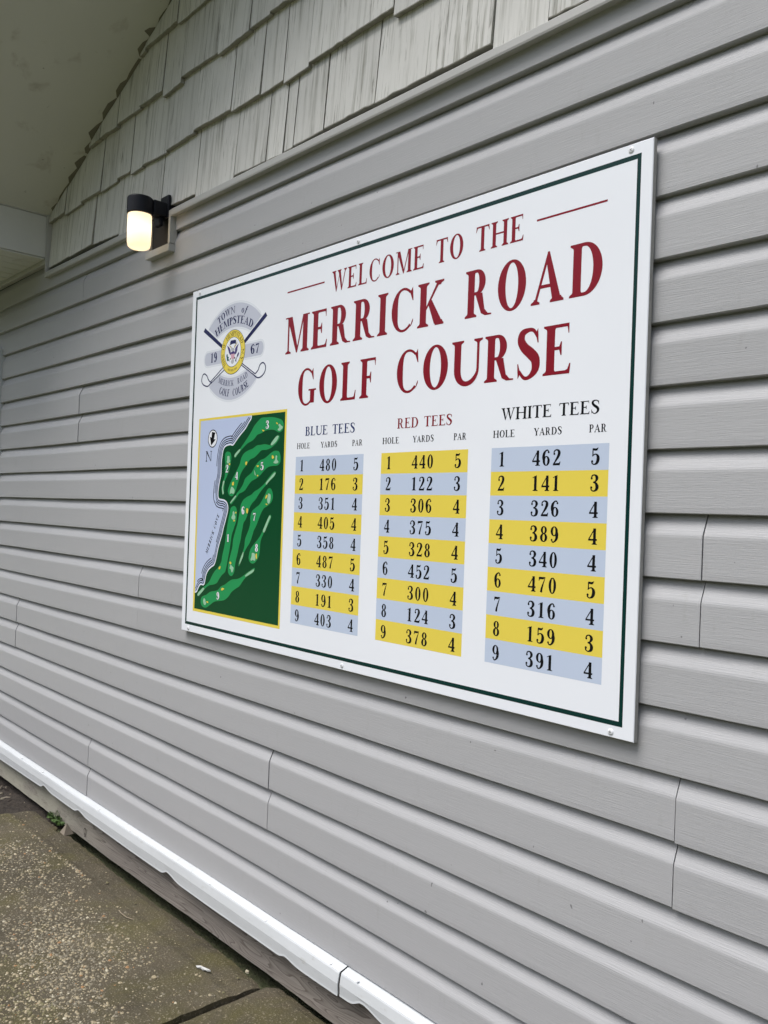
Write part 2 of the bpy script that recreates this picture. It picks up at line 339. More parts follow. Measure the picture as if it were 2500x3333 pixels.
def glyph(ch, st):
    """-> (list of layers, each a list of simple polygons that do not overlap within the layer, advance)"""
    th = 0.034+st*.17; sf = 0.046; ov = 0.075; L = []
    def rect(x0, y0, x1, y1): L.append([[(x0, y0), (x1, y0), (x1, y1), (x0, y1)]])
    def poly(*p): L.append([list(p)])
    def foot(x0, x1, y=0, o=ov):
        if y == 0: poly((x0-o, 0), (x1+o, 0), (x1+o, sf*.8), (x1+.01, sf+.03), (x1, sf+.06), (x0, sf+.06), (x0-.01, sf+.03), (x0-o, sf*.8))
        else: poly((x0-o, 1), (x1+o, 1), (x1+o, 1-sf*.8), (x1+.01, 1-sf-.03), (x1, 1-sf-.06), (x0, 1-sf-.06), (x0-.01, 1-sf-.03), (x0-o, 1-sf*.8))
    def stem(x, w=None, lo=0.02, hi=0.98): w = w or st; rect(x, lo, x+w, hi)
    def arm_r(x0, x1, y, up, h=.2):   # horizontal arm with a wedge serif at its right end
        s = 1 if up else -1
        rect(x0, min(y, y+s*-th), x1, max(y, y-s*th)) if False else None
        if up: rect(x0, y-th, x1, y); poly((x1, y), (x1-.045, y-th), (x1-.035, y-th-.02), (x1+.012-.03, y-h), (x1, y-h))
        else: rect(x0, y, x1, y+th); poly((x1, y), (x1+.02, y+h), (x1-.005, y+h), (x1-.05, y+th+.02), (x1-.1, y+th), (x1-.1, y))
    def arm_l(x0, x1, y, h=.2): poly((x0, y), (x0, y-h), (x0+.02, y-h), (x0+.06, y-th-.02), (x0+.09, y-th), (x0+.09, y))
    c = ch; x = ov
    if c == 'I': stem(x); foot(x, x+st); foot(x, x+st, 1); return L, st+2*ov
    if c == 'H':
        w = .72
        stem(x); stem(x+w-st); rect(x+st-.01, .49, x+w-st+.01, .49+th)
        for q in (x, x+w-st): foot(q, q+st); foot(q, q+st, 1)
        return L, w+2*ov
    if c in 'EF':
        stem(x); foot(x, x+st, 1, ov if c == 'X' else ov); foot(x, x+st)
        arm_r(x+st-.01, x+.52, 1, True); rect(x+st-.01, .49, x+.36, .49+th); poly((x+.36, .38), (x+.36, .65), (x+.335, .65), (x+.30, .49+th), (x+.30, .49), (x+.335, .38))
        if c == 'E': arm_r(x+st-.01, x+.55, 0, False)
        return L, .68
    if c == 'L': stem(x); foot(x, x+st); foot(x, x+st, 1); arm_r(x+st-.01, x+.52, 0, False, .24); return L, .65
    if c == 'T':
        w = .66; m0 = .02+w/2-st/2; stem(m0); foot(m0, m0+st); rect(.03, 1-th, .01+w, 1)
        poly((.02, 1), (.0, .78), (.02, .78), (.07, 1-th-.02), (.11, 1-th), (.11, 1)); poly((.02+w, 1), (.04+w, .78), (.02+w, .78), (w-.03, 1-th-.02), (w-.07, 1-th), (w-.07, 1)); return L, w+.04
    if c == 'N':
        w = .74; rect(x+.03, .02, x+.03+th, .98); rect(x+w-th-.03, .0, x+w-.03, .98); poly((x-.02, 1), (x+.15, 1), (x+w-.03, .0), (x+w-.03-.05, .0), (x+.02, .90))
        foot(x+.03, x+.03+th, 0, .085); foot(x+w-th-.03, x+w-.03, 1, .085); rect(x-ov, 1-sf*.8, x+.1, 1); return L, w+2*ov-.02
    if c == 'M':
        w = .90; rect(x+.03, .02, x+.03+th, .98); stem(x+w-st-.02); poly((x-.0, 1), (x+st+.02, 1), (x+w/2+.03, .12), (x+w/2-.035, .0)); poly((x+w/2-.035, 0), (x+w/2+.01, 0), (x+w-st+.02, .95), (x+w-st+.02, 1), (x+w-st-.03, 1))
        foot(x+.03, x+.03+th, 0, .085); foot(x+w-st-.02, x+w-.02); rect(x-ov, 1-sf*.8, x+.05, 1); rect(x+w-st-.02, 1-sf*.8, x+w-.02+ov, 1); return L, w+2*ov-.02
    if c == 'A':
        w = .78; poly((.06, .02), (.06+th, .02), (w/2+.01, .86), (w/2+.03, 1), (w/2-.01, 1)); poly((w/2-.015, 1), (w/2+.035, 1), (w-.04, .02), (w-.04-st-.02, .02), (w/2-.04, .82))
        rect(.17, .30, w-.22, .30+th); foot(.06, .06+th, 0, .08); foot(w-.06-st, w-.04, 0, .06); return L, w+.03
    if c == 'V':
        w = .78; poly((.03, .98), (.03+st+.03, .98), (w/2+.05, .15), (w/2, 0)); poly((w/2, 0), (w/2+.035, 0), (w-.05, .98), (w-.05-th, .98), (w/2-.01, .12))
        foot(.05, .05+st, 1, .07); foot(w-.06-th, w-.05, 1, .08); return L, w+.02
    if c == 'W':
        w = 1.08
        for k in (0, 1):
            o = k*.40; poly((.05+o, .98), (.05+st+o, .98), (.33+o+.035, .17), (.30+o, 0)); 
        poly((.30, 0), (.34, 0), (.34+.21, .80), (.52, .80)); poly((.70, 0), (.74, 0), (w-.07, .98), (w-.07-th, .98))
        foot(.05, .05+st, 1, .07); foot(.45, .45+st, 1, .06); foot(w-.07-th, w-.07, 1, .08); return L, w
    if c == 'Y':
        w = .74; stem(w/2-st/2+.01, None, .02, .48); foot(w/2-st/2+.01, w/2+st/2+.01); poly((.03, .98), (.03+st+.03, .98), (w/2+st/2-.01, .47), (w/2-st/2+.01, .42)); poly((w-.06-th, .98), (w-.06, .98), (w/2+st/2+.01, .42), (w/2+st/2-.04, .46))
        foot(.05, .05+st, 1, .07); foot(w-.06-th, w-.06, 1, .08); return L, w
    if c == 'K':
        stem(x); foot(x, x+st); foot(x, x+st, 1); poly((x+st-.01, .36), (x+st-.01, .44), (x+.58-th, .97), (x+.60, .97)); poly((x+.24, .53), (x+.33, .63), (x+.70, .03), (x+.70-st-.06, .03))
        foot(x+.53, x+.62, 1, .09); foot(x+.52, x+.68, 0, .05); return L, .84
    if c in 'PRB':
        stem(x); foot(x, x+st, 1, ov); foot(x, x+st)
        hx = x+.26; hr = .25 if c != 'B' else .22; yb = .46 if c != 'B' else .52
        L.append(ring_quads(hx, (1+yb)/2, hr, (1-yb)/2, st*.95, th, -90, 90, 40)); rect(x+st-.01, 1-th, hx+.01, 1); rect(x+st-.01, yb, hx+.01, yb+th)
        if c == 'R': poly((x+.22, .49), (x+.22+st+.01, .49), (x+.50, .14), (x+.60, .04), (x+.70, .03), (x+.70, .0), (x+.52, .0), (x+.40, .06)); return L, .78
        if c == 'B': L.append(ring_quads(hx+.02, .27, .27, .27, st, th, -90, 90, 40)); rect(x+st-.01, 0, hx+.03, th); return L, .68
        return L, .63
    if c == 'D':
        stem(x); foot(x, x+st, 1); foot(x, x+st); hx = x+.27; L.append(ring_quads(hx, .5, .41, .5, st*1.08, th, -90, 90, 48)); rect(x+st-.01, 1-th, hx+.01, 1); rect(x+st-.01, 0, hx+.01, th); return L, .83
    if c == 'O': L.append(ring_quads(.42, .5, .38, .52, st*1.08, th*.9, 0, 360, 44)); return L, .84
    if c in 'CG':
        P = []
        for i in range(25):
            a = math.radians(52+i*(312-52)/24); wv = abs(math.cos(a)) if math.cos(a) < 0 else abs(math.cos(a))*.35
            tt = th*.9+(st*1.05-th*.9)*wv**1.1 if math.cos(a) < 0 else th*.95
            ox, oy = .42+.38*math.cos(a), .5+.52*math.sin(a); P.append(((ox, oy), (.42+(.38-tt)*math.cos(a), .5+(.52-(th*.9 if True else tt)-max(0, tt-th)*.12)*math.sin(a))))
        L.append([[P[i][0], P[i+1][0], P[i+1][1], P[i][1]] for i in range(24)])
        poly((.715, 1.0), (.74, .68), (.715, .68), (.64, .85), (.58, .94), (.66, .92))
        if c == 'C': poly((.64, .06), (.66, .10), (.73, .25), (.75, .25), (.74, .19), (.70, .12)); return L, .79
        stem(.60, st*.95, .05, .40); foot2 = .43; rect(.60-ov, foot2-sf, .60+st*.95+ov, foot2); rect(.585, .055, .66, .11); return L, .84
    if c == 'U':
        w = .74; stem(x, None, .34, .98); rect(x+w-.03-th, .34, x+w-.03, .98); foot(x, x+st, 1); foot(x+w-.03-th, x+w-.03, 1, .085)
        P = []; cx = (x+x+w-.03)/2; rx = (w-.03)/2
        for i in range(17):
            a = math.radians(180+i*180/16); t = (1-i/16); tt = th+(st-th)*max(0, math.cos(math.pi*(1-t)/1.9))
            P.append(((cx+rx*math.cos(a), .35+.37*math.sin(a)), (cx+(rx-tt)*math.cos(a)+0, .35+(.37-th*1.3-(tt-th)*.25)*math.sin(a))))
        L.append([[P[i][0], P[i+1][0], P[i+1][1], P[i][1]] for i in range(16)]); return L, w+2*ov-.02
    if c == 'S':
        L.append(ribbon_quads([(.50, .83), (.40, .965), (.27, .985), (.13, .93), (.10, .78), (.19, .63), (.34, .50), (.46, .36), (.46, .16), (.33, .02), (.19, .01), (.06, .16)], [th, th*1.1, th*1.4, st*.8, st*.95, st*1.05, st*1.15, st*1.1, st*.9, th*1.4, th*1.1, th], 5))
        poly((.51, 1.0), (.53, .70), (.505, .70), (.46, .86), (.475, .93)); poly((.035, .0), (.015, .31), (.04, .31), (.09, .13), (.07, .06)); return L, .58
    if c == '0': L.append(ring_quads(.28, .5, .24, .515, st*.95, th, 0, 360, 40)); return L, .56
    if c == '1': stem(.20, st*1.0, .02, .97); foot(.20, .20+st, 0, .085); poly((.20+st, 1.01), (.20+st-.03, 1.01), (.08, .86), (.09, .83), (.21, .88), (.20+st, .88)); return L, .56
    if c == '2':
        L.append(ribbon_quads([(.10, .74), (.12, .90), (.25, .985), (.40, .92), (.43, .74), (.34, .50), (.20, .26), (.07, .06)], [th, th*1.2, th*1.3, st*.85, st*1.05, st*.9, th*1.5, th*1.2], 6)); L.append(disc(.12, .73, .062, .07))
        poly((.04, .0), (.49, .0), (.53, .25), (.505, .25), (.44, .15), (.12, .13), (.04, .05)); return L, .56
    if c == '3':
        L.append(ribbon_quads([(.09, .80), (.14, .94), (.26, .99), (.38, .92), (.42, .77), (.34, .60), (.20, .535)], [th, th*1.2, th*1.3, st*.85, st*1.0, st*.6, th], 6))
        L.append(ribbon_quads([(.20, .53), (.36, .48), (.44, .30), (.40, .10), (.24, .005), (.11, .07), (.07, .20)], [th, st*.75, st*1.1, st*.95, th*1.2, th*1.2, th], 6)); L.append(disc(.11, .78, .06, .07)); L.append(disc(.10, .22, .065, .075)); return L, .56
    if c == '4':
        stem(.31, st*.95, .02, .99); foot(.31, .31+st*.95, 0, .075); poly((.31+st*.7, 1.0), (.31+st*.3, .98), (.02, .32), (.02, .26), (.055, .26)); rect(.02, .24, .54, .24+th*1.7); return L, .56
    if c == '5':
        poly((.12, .86), (.13, 1.0), (.32, .975), (.44, 1.03), (.46, 1.03), (.40, .86), (.30, .83)); rect(.10, .50, .10+th, .98)
        L.append(ribbon_quads([(.10, .50), (.20, .60), (.33, .62), (.43, .50), (.45, .30), (.38, .09), (.23, .005), (.11, .06), (.07, .18)], [th, th, st*.5, st*.95, st*1.1, st*.9, th*1.2, th*1.2, th], 6)); L.append(disc(.10, .19, .065, .075)); return L, .56
    if c in '69':
        T = []
        T.append(ring_quads(.28, .30, .235, .315, st*.92, th, 0, 360, 36)); T.append(ribbon_quads([(.44, .86), (.36, .985), (.24, .95), (.13, .78), (.095, .52), (.11, .28)], [th, th*1.3, st*.55, st*.95, st*1.05, st*.6], 6)); T.append(disc(.43, .85, .06, .065))
        if c == '9': T = [[[(.56-px, 1-py) for px, py in q] for q in lay] for lay in T]
        L += T; return L, .56
    if c == '7': poly((.06, .73), (.085, .73), (.13, .84), (.36, .85), (.45, .93), (.51, 1.0), (.12, 1.0), (.06, .97)); poly((.50, 1.0), (.44, .90), (.30, .55), (.20, .25), (.16, .02), (.30, .0), (.33, .28), (.40, .60)); return L, .54
    if c == '8': L.append(ring_quads(.28, .755, .205, .25, st*.85, th, 0, 360, 32)); L.append(ring_quads(.28, .27, .24, .285, st*.98, th, 0, 360, 36)); return L, .56
    if c == '.': L.append(disc(.09, .07, .08)); return L, .18
    if c == 'o': L.append(ring_quads(.25, .32, .23, .34, st*.8, th, 0, 360, 28)); return L, .50
    if c == 'f': L.append(ribbon_quads([(.50, .98), (.42, 1.05), (.34, .95), (.28, .62), (.20, .15), (.10, -.14), (.0, -.12)], [th, th*1.4, st*.7, st*.85, st*.8, th*1.3, th], 5)); rect(.12, .60, .44, .60+th); return L, .46
    return L, .30    # space

def run_layout(text, st, ls):
    x = 0; out = []
    for ch in text:
        L, a = glyph(ch, st)
        if L: out.append((L, x, a))
        x += a+ls
    return out, x-ls

def flat(mb, poly, conv, layer, mi=0):
    """tessellate one simple polygon given in millimetres on the sign"""
    p3 = [Vector((a, 0, b)) for a, b in poly]
    if len(poly) <= 4: fs = [tuple(range(len(poly)))]
    else: fs = [tuple(t) for t in tessellate_polygon([p3])]
    mb.add([conv(a, b, layer) for a, b in poly], fs, mi)

def text_line(mb, text, x0, x1, z0, z1, st, layer, conv, ls=0.04, sx=None, shear=0.0, mi=0, dl=0.25):
    """fit a run of letters between x0 and x1 (mm), baseline z0, cap line z1"""
    run, w = run_layout(text, st, ls); h = z1-z0; k = (x1-x0)/w if x1 is not None else h*(sx or 1)
    for i, (L, gx, a) in enumerate(run):
        for j, lay in enumerate(L):
            for q in lay: flat(mb, [(x0+(gx+px)*k+shear*py*h, z0+py*h) for px, py in q], conv, layer+j*dl, mi)

def text_arc(mb, text, cx, cz, r, a_mid, a_span, h, st, layer, conv, ls=0.06, inward=False, mi=0, shear=0.0):
    """letters on a circle; angles in degrees from +x; inward: baseline outside, letters read along the bottom"""
    run, w = run_layout(text, st, ls); span = math.radians(a_span)
    for L, gx, a in run:
        t = (gx+a/2)/w-0.5
        ang = math.radians(a_mid)+(-t if not inward else t)*span
        k = abs(span)*r/w
        for j, lay in enumerate(L):
            for q in lay:
                pts = []
                for px, py in q:
                    u = (px-a/2)*k+shear*py*h; v = py*h
                    if not inward: rr = r+v; da = ang-u/r; pts.append((cx+rr*math.cos(da), cz+rr*math.sin(da)))
                    else: rr = r-v; da = ang+u/r; pts.append((cx+rr*math.cos(da), cz+rr*math.sin(da)))
                flat(mb, pts, conv, layer+j*.25, mi)

# ================================================================== GROUND
random.seed(11); rng = np.random.default_rng(5)
mb = MB(); mb.add([(-400, -400, -.115), (400, -400, -.115), (400, 400, -.115), (-400, 400, -.115)], [(0, 1, 2, 3)])
mb.build('ground', M['lawn'], None, kind='structure')
# unseen tree band, added so sign and siding pick up a darker lower half
r = random.Random(77); mb = MB()
vs = []; fs = []; nx = 90; nz = 10
for i in range(nx+1):
    a = math.pi*(1.04+.92*i/nx); hgt = 9.0+2.5*math.sin(i*.9)+1.6*math.sin(i*2.3)
    for j in range(nz+1):
        rr = 34+3.0*math.sin(i*1.7+j)+r.uniform(-1, 1)+4*(j/nz)**2; vs.append((rr*math.cos(a)+1.5, rr*math.sin(a)*.8, -.2+hgt*j/nz*(1+.06*r.uniform(-1, 1))))
for i in range(nx):
    for j in range(nz): k = i*(nz+1)+j; fs.append((k, k+nz+1, k+nz+2, k+1))
mb.add(vs, fs); mb.build('added_tree_band', M['wood'], None, kind='stuff')

def grid_sheet(x0, x1, y0, y1, nx, ny, zf):
    vs = []; fs = []
    for j in range(ny+1):
        for i in range(nx+1):
            x = x0+(x1-x0)*i/nx; y = y0+(y1-y0)*j/ny; vs.append((x, y, zf(x, y)))
    for j in range(ny):
        for i in range(nx): k = j*(nx+1)+i; fs.append((k, k+1, k+nx+2, k+nx+1))
    return vs, fs
def hsh(x, y): return math.sin(x*12.9898+y*78.233)*43758.5453 % 1.0
vs, fs = grid_sheet(-3.6, 4.2, -1.3, .30, 240, 60, lambda x, y: -(.075 if (y < -.03 or x < -1.25) else .24)+.012*math.sin(x*7)*math.cos(y*9)+.016*hsh(round(x, 3), round(y, 3)))
mb = MB(); mb.add(vs, fs); mb.build('soil_bed', M['soil'], None, smooth=True, kind='structure')

# pavement: two slabs, the nearer one a little lower and touching the wall
pav = bpy.data.objects.new('pavement', None); COL.objects.link(pav); pav['kind'] = 'structure'
def slab(x0, x1, y0, y1, ztop, zbot, mat, jag_l, jag_w, step=None, label=None):
    """top sheet with broken edges; optional trowelled border strip set a few millimetres low along the wall"""
    nx = int((x1-x0)/.022); ny = int((y1-y0)/.03)
    vs = []; fs = []
    for j in range(ny+1):
        for i in range(nx+1):
            u = i/nx; v = j/ny; x = x0+(x1-x0)*u; y = y0+(y1-y0)*v
            if i == 0: x += jag_l(y)
            if i == nx: x += .006*(hsh(round(y, 2), 3)-.5)
            if j == ny: y += jag_w(x)
            z = ztop+.0016*math.sin(x*5+1)*math.cos(y*6)+.0011*(hsh(round(x, 3), round(y, 3))-.5)
            if step and y > step[0]: z -= step[1]*min(1, (y-step[0])/.02)
            if j == ny: z -= .006+.004*hsh(round(x, 2), 7)
            if i in (0, nx): z -= .006
            vs.append((x, y, z))
    for j in range(ny):
        for i in range(nx): k = j*(nx+1)+i; fs.append((k, k+1, k+nx+2, k+nx+1))
    rim = [j*(nx+1) for j in range(ny, -1, -1)]+[i for i in range(1, nx+1)]+[j*(nx+1)+nx for j in range(1, ny+1)]+[ny*(nx+1)+i for i in range(nx-1, 0, -1)]
    base = len(vs)
    for k in rim: x, y, z = vs[k]; vs.append((x, y, zbot))
    L = len(rim)
    for i in range(L): fs.append((rim[i], rim[(i+1) % L], base+(i+1) % L, base+i))
    mb = MB(); mb.add(vs, fs); o = mb.build('paving_slab', mat, pav)
    if label: o['label'] = label
    return o
slab(-1.30, .598, -1.9, -.016, 0.0, -.10, M['concrete'], lambda y: .012*math.sin(y*9)+.008*(hsh(round(y, 2), 1)-.5), lambda x: .005*math.sin(x*6.3)+.006*(hsh(round(x, 2), 2)-.5)-(.02 if -1.0 < x < -.95 else 0), (-.135, .0075), 'mossy concrete slab with exposed pebbles')
slab(.606, 2.9, -1.9, .026, -.016, -.11, M['concrete2'], lambda y: .004*(hsh(round(y, 2), 1)-.5), lambda x: .006*(hsh(round(x, 2), 2)-.5)-(.03 if x < .625 else 0), None, 'plain worn concrete slab beside the pebbled one')

# exposed aggregate
def pebbles():
    ico_v = [(1, 0, 0), (.5, .866, 0), (-.5, .866, 0), (-1, 0, 0), (-.5, -.866, 0), (.5, -.866, 0), (.62, .3, .62), (-.05, .68, .62), (-.62, .2, .62), (-.35, -.55, .62), (.4, -.5, .62), (0, 0, .95)]
    ico_f = [(0, 1, 6), (1, 7, 6), (1, 2, 7), (2, 8, 7), (2, 3, 8), (3, 4, 9), (3, 9, 8), (4, 5, 10), (4, 10, 9), (5, 0, 6), (5, 6, 10), (6, 7, 11), (7, 8, 11), (8, 9, 11), (9, 10, 11), (10, 6, 11)]
    V = []; F = []; MI = []; base = np.array(ico_v); fb = np.array(ico_f); n = 0
    x = rng.uniform(-1.28, .585, 60000); y = rng.uniform(-1.15, -.03, 60000)
    # how bare the surface is: strongest in a band in the middle of the slab, smooth skin of mortar elsewhere
    q = np.sin(x*4.1+y*3.0+.6)*.35+np.sin(x*9.7-y*7.1)*.22+np.sin(x*17+y*23)*.14
    d = np.exp(-((y+.40+(x+.5)*-.02+.35*np.clip(x+.1, 0, 1))/.20)**2)*(x > -.95)
    d2 = np.exp(-((y+.30)/.12)**2)*(x > -.2)*.7
    pr = np.clip(1.05*np.maximum(d, d2)+.35*q, .05, 1.0)
    pr[y > -.14] *= .12
    pr[(x > .30) & (y > -.42)] *= .25
    ridge = np.exp(-((y+.143)/.010)**2)*(x > -1.24)*(x < -.35)*.9; pr = np.maximum(pr, ridge)
    keep = rng.uniform(0, 1, 60000) < pr*.60
    x, y, pr = x[keep], y[keep], pr[keep]
    for i in range(len(x)):
        s = rng.gamma(3.6, .00078)+.0008; s = min(s, .0074)
        a = rng.uniform(0, math.pi*2); c, s_ = math.cos(a), math.sin(a); e = rng.uniform(.6, 1.0)
        P = base*np.array([s, s*e, s*rng.uniform(.45, .8)]); P += rng.normal(0, .07*s, P.shape)
        X = x[i]+P[:, 0]*c-P[:, 1]*s_; Y = y[i]+P[:, 0]*s_+P[:, 1]*c; Z = P[:, 2]-.0010-(.003 if y[i] > -.13 else 0)
        V += list(zip(X, Y, Z)); F += (fb+n).tolist(); n += 12
        green = (math.sin(x[i]*3.1+1.0)+math.cos(y[i]*8)) > .6
        r = rng.uniform()
        mi = (4 if green and r < .45 else 1 if r < .52 else 0 if r < .93 else 2 if r < .975 else 3); MI += [mi]*16
    mb = MB(); mb.v = V; mb.f = F; mb.mi = MI
    mb.build('pebbles', [M['peb1'], M['peb2'], M['peb3'], M['peb4'], M['peb5']], pav, smooth=True, keep=True, kind='stuff')
pebbles()

# ================================================================== THE CLUBHOUSE WALL
house = empty('clubhouse', (-1.0, .3, 0), 'clubhouse wall with grey vinyl siding below painted wood shingles under a sloping soffit', 'building')
YP = ST_W = .0200                 # proud face of the siding
def zr(z): return z+1.0           # heights were measured from the lower edge of the sign
XL, XR = -3.2, 3.6
mb = MB(); mb.box(XL, XR, .054, .16, zr(-1.02), zr(4.4)); mb.build('wall_sheathing', M['dark'], house)

PROF = [(.0200, -.0012), (.0125, .0), (.0016, -.0006), (.0, .0010), (-.0004, .012), (.0, .05), (.0002, .080), (.0006, .0845), (.0018, .0885), (.0050, .0960), (.0095, .1060), (.0132, .1150), (.0162, .1225), (.0215, .1300), (.0240, .1345)]
CE = .1283
def siding_panel(x0, x1, zb, courses=2, ztop=None, proud=0.0, nseed=0):
    """one double-course panel: butt edge, flat face, sloping cove, again, as a bent sheet"""
    r = random.Random(nseed); n = max(2, int((x1-x0)/.09)); ph = [r.uniform(0, 6.28) for _ in range(6)]
    mb = MB(); vs = []; fs = []
    P = []
    for c in range(courses):
        for (y, z) in PROF: P.append((y, zb+c*CE+z, c))
    if ztop is not None: P = [p for p in P if p[1] <= ztop] + [(P[-1][0] if not [p for p in P if p[1] > ztop] else [p for p in P if p[1] > ztop][0][0], ztop, 0)]
    m = len(P)
    for i in range(n+1):
        x = x0+(x1-x0)*i/n
        for (y, z, c) in P:
            w = .0011*math.sin(x*2.3+ph[c])+.0005*math.sin(x*7.1+ph[c+2])+.00025*math.sin(x*19+ph[c+4])
            vs.append((x, YP-proud+y+w, zr(z)+.0009*math.sin(x*1.7+ph[0])+.0005*math.sin(x*5+ph[1])))
    for i in range(n):
        for k in range(m-1):
            if P[k+1][2] != P[k][2]: continue
            a = i*m+k; fs.append((a, a+m, a+m+1, a+1))
    # folded ends so that the overlap has an edge
    for i in (0, n):
        b = len(vs)
        for k in range(m): v = vs[i*m+k]; vs.append((v[0]+(.0 if i else .0), v[1]+.007, v[2]))
        for k in range(m-1):
            if P[k+1][2] != P[k][2]: continue
            fs.append((i*m+k, i*m+k+1, b+k+1, b+k))
    mb.add(vs, fs); return mb.build('siding_panel', M['siding'], house, keep=True)

Z0 = .207
SEAMS = {0: [1.950, -1.690], -1: [-.385], -2: [1.913, -1.735], -3: [.547], -4: [-.800], 1: [.35], 2: [-1.030], 3: [.72], 4: [-1.030, 2.62]}
G = .0011
k = 0
for r_ in range(-4, 5):
    zb = Z0+r_*2*CE; edges = [XL]+sorted(SEAMS.get(r_, []))+[XR]
    for a, b in zip(edges[:-1], edges[1:]):
        k += 1
        siding_panel(a+(G if a != XL else 0), b-(G if b != XR else 0), zb, 2, None, (k % 2)*.0010, k)
# the course cut off under the trim, right of the return; the rest of that panel goes on to the left under the eave box
siding_panel(-1.437, XR, Z0+10*CE, 1, 1.552, 0, 91)
siding_panel(XL, -1.437, Z0+10*CE, 1, 1.615, 0, 92)

# trim channel between siding and shingles, in two lengths with the light block between them
def channel(x0, x1, z0, z1, yf, name='trim_channel'):
    mb = MB(); n = max(2, int((x1-x0)/.2)); vs = []; fs = []
    sec = [(.030, z0+.004), (.014, z0), (yf, z0-.001), (yf-.0015, z0+.004), (yf-.0005, z1-.004), (yf+.003, z1), (.035, z1+.003)]
    m = len(sec)
    for i in range(n+1):
        x = x0+(x1-x0)*i/n; w = .0011*math.sin(x*3.1+1)
        for (y, z) in sec: vs.append((x, y, zr(z)+w))
    for i in range(n):
        for q in range(m-1): a = i*m+q; fs.append((a, a+m, a+m+1, a+1))
    fs.append(tuple(range(m))); fs.append(tuple(n*m+q for q in range(m)))
    mb.add(vs, fs); return mb.build(name, M['trim'], house)
channel(-1.436, -.372, 1.5385, 1.5640, -.004); channel(-.183, XR, 1.5385, 1.5640, -.004)
channel(XL, -1.4405, 1.6050, 1.6300, -.004)
mb = MB(); mb.box(-1.4430, -1.4340, -.006, .034, zr(1.535), zr(1.846)); mb.build('trim_strip', M['trim'], house, bevel=.0015)

# light block: dark panel with pale strips round it
mb = MB(); mb.box(-.348, -.2005, .008, .03, zr(1.432), zr(1.60)); mb.build('light_block', M['panel'], house, bevel=.001)
for (x0, x1, z0, z1, y0) in ((-.370, -.3510, 1.437, 1.5450, -.004), (-.1995, -.1850, 1.437, 1.5620, -.004), (-.374, -.1840, 1.407, 1.4350, -.008)):
    mb = MB(); mb.box(x0, x1, y0, .028, zr(z0), zr(z1)); mb.build('block_trim', M['trim'], house, bevel=.002)

# ---- wood shingles, one object each
RX, RZ, RS = -1.437, 1.8400, .475        # foot and slope of the raking soffit
def rake(x): return RZ+RS*(x-RX)
def shingle(x0, x1, zb, seed, h=.235, lap=.09):
    r = random.Random(seed); ns = max(3, int((x1-x0)/.022)); vs = []; fs = []; mi = []
    yb = .0045+r.uniform(-.0034, .0034); yt = .0285; zt = zb+h+lap; dz = r.choice([-.012, -.007, -.003, 0, .004, .008, .012]); tilt = r.uniform(-.0035, .0035)
    dy = r.uniform(-.0018, .0018)
    top = []
    for i in range(ns+1):
        f = i/ns; x = x0+(x1-x0)*f
        e = dz+tilt*(f-.5)*2+(r.uniform(-.0010, .0010) if r.random() < .9 else r.uniform(-.001, .004))
        y0 = yb+dy*(f-.5)*2+r.uniform(-.0006, .0006)
        zT = min(zt, rake(x)-.004)
        z0 = zb+e
        if zT < z0+.01: zT = z0+.01
        zm = z0+(zT-z0)*.5; ym = y0+(yt-y0)*min(1, (zm-z0)/(h+lap))
        vs += [(x, .033, zr(z0+.004)), (x, y0+.0006, zr(z0)), (x, y0, zr(z0+.0025)), (x, ym+r.uniform(-.0003, .0003), zr(zm)), (x, y0+(yt-y0)*min(1, (zT-z0)/(h+lap)), zr(zT))]
    for i in range(ns):
        a = i*5
        fs += [(a, a+5, a+6, a+1), (a+1, a+6, a+7, a+2), (a+2, a+7, a+8, a+3), (a+3, a+8, a+9, a+4)]; mi += [1, 1, 0, 0]
    for a in (0, ns*5):
        b = len(vs); vs += [(vs[a+3][0], .033, vs[a+3][2]), (vs[a+4][0], .033, vs[a+4][2])]
        fs += [(a, a+1, a+2, a+3, b), (b, a+3, a+4, b+1)]; mi += [1, 1]
    mb = MB(); mb.v = vs; mb.f = fs; mb.mi = mi; return mb.build('shingle', [M['shingle'], M['butt']], house)
JO = {0: [-1.434, -1.170, -.913, -.785, -.647, -.46, -.288, -.02, .243, .43, .526, .581, .732, .964, 1.226, 1.383, 1.55, 1.72, 1.95, 2.13, 2.40, 2.6, 2.85, 3.05, 3.3, 3.58],
      1: [-1.434, -1.240, -1.053, -.848, -.689, -.565, -.455, -.254, -.044, .207, .385, .51, .645, .81, 1.03, 1.22, 1.45, 1.66, 1.84, 2.1, 2.3, 2.52, 2.7, 2.96, 3.2, 3.4, 3.58],
      2: [-1.10, -.868, -.70, -.494, -.30, -.154, .110, .309, .426, .62, .83, 1.0, 1.25, 1.42, 1.63, 1.9, 2.1, 2.25, 2.5, 2.77, 3.0, 3.16, 3.4, 3.58]}
BZ = [1.5715, 1.8035, 2.042, 2.270]
zrow = 0
while True:
    zb = BZ[zrow] if zrow < 4 else 2.270+(zrow-3)*.233
    xs = RX+(zb-RZ)/RS if zb > RZ else RX
    if xs > XR-.3: break
    J = JO.get(zrow)
    if J is None:
        rr = random.Random(50+zrow); J = [xs-.12+rr.uniform(0, .08)]
        while J[-1] < XR-.1: J.append(J[-1]+rr.choice([.11, .14, .17, .2, .23, .26])+rr.uniform(-.01, .01))
    for i, (a, b) in enumerate(zip(J[:-1], J[1:])):
        if rake(b) < zb+.02: continue
        g = random.Random(zrow*77+i).choice([.0020, .0024, .0030, .0042, .0056]) if (zrow, i) not in ((0, 11), (0, 12)) else .0062
        aa = max(a, RX+(zb+.012-RZ)/RS) if zb > RZ else a
        shingle(aa+g/2, b-g/2, zb, 100*zrow+i, .235)
    zrow += 1

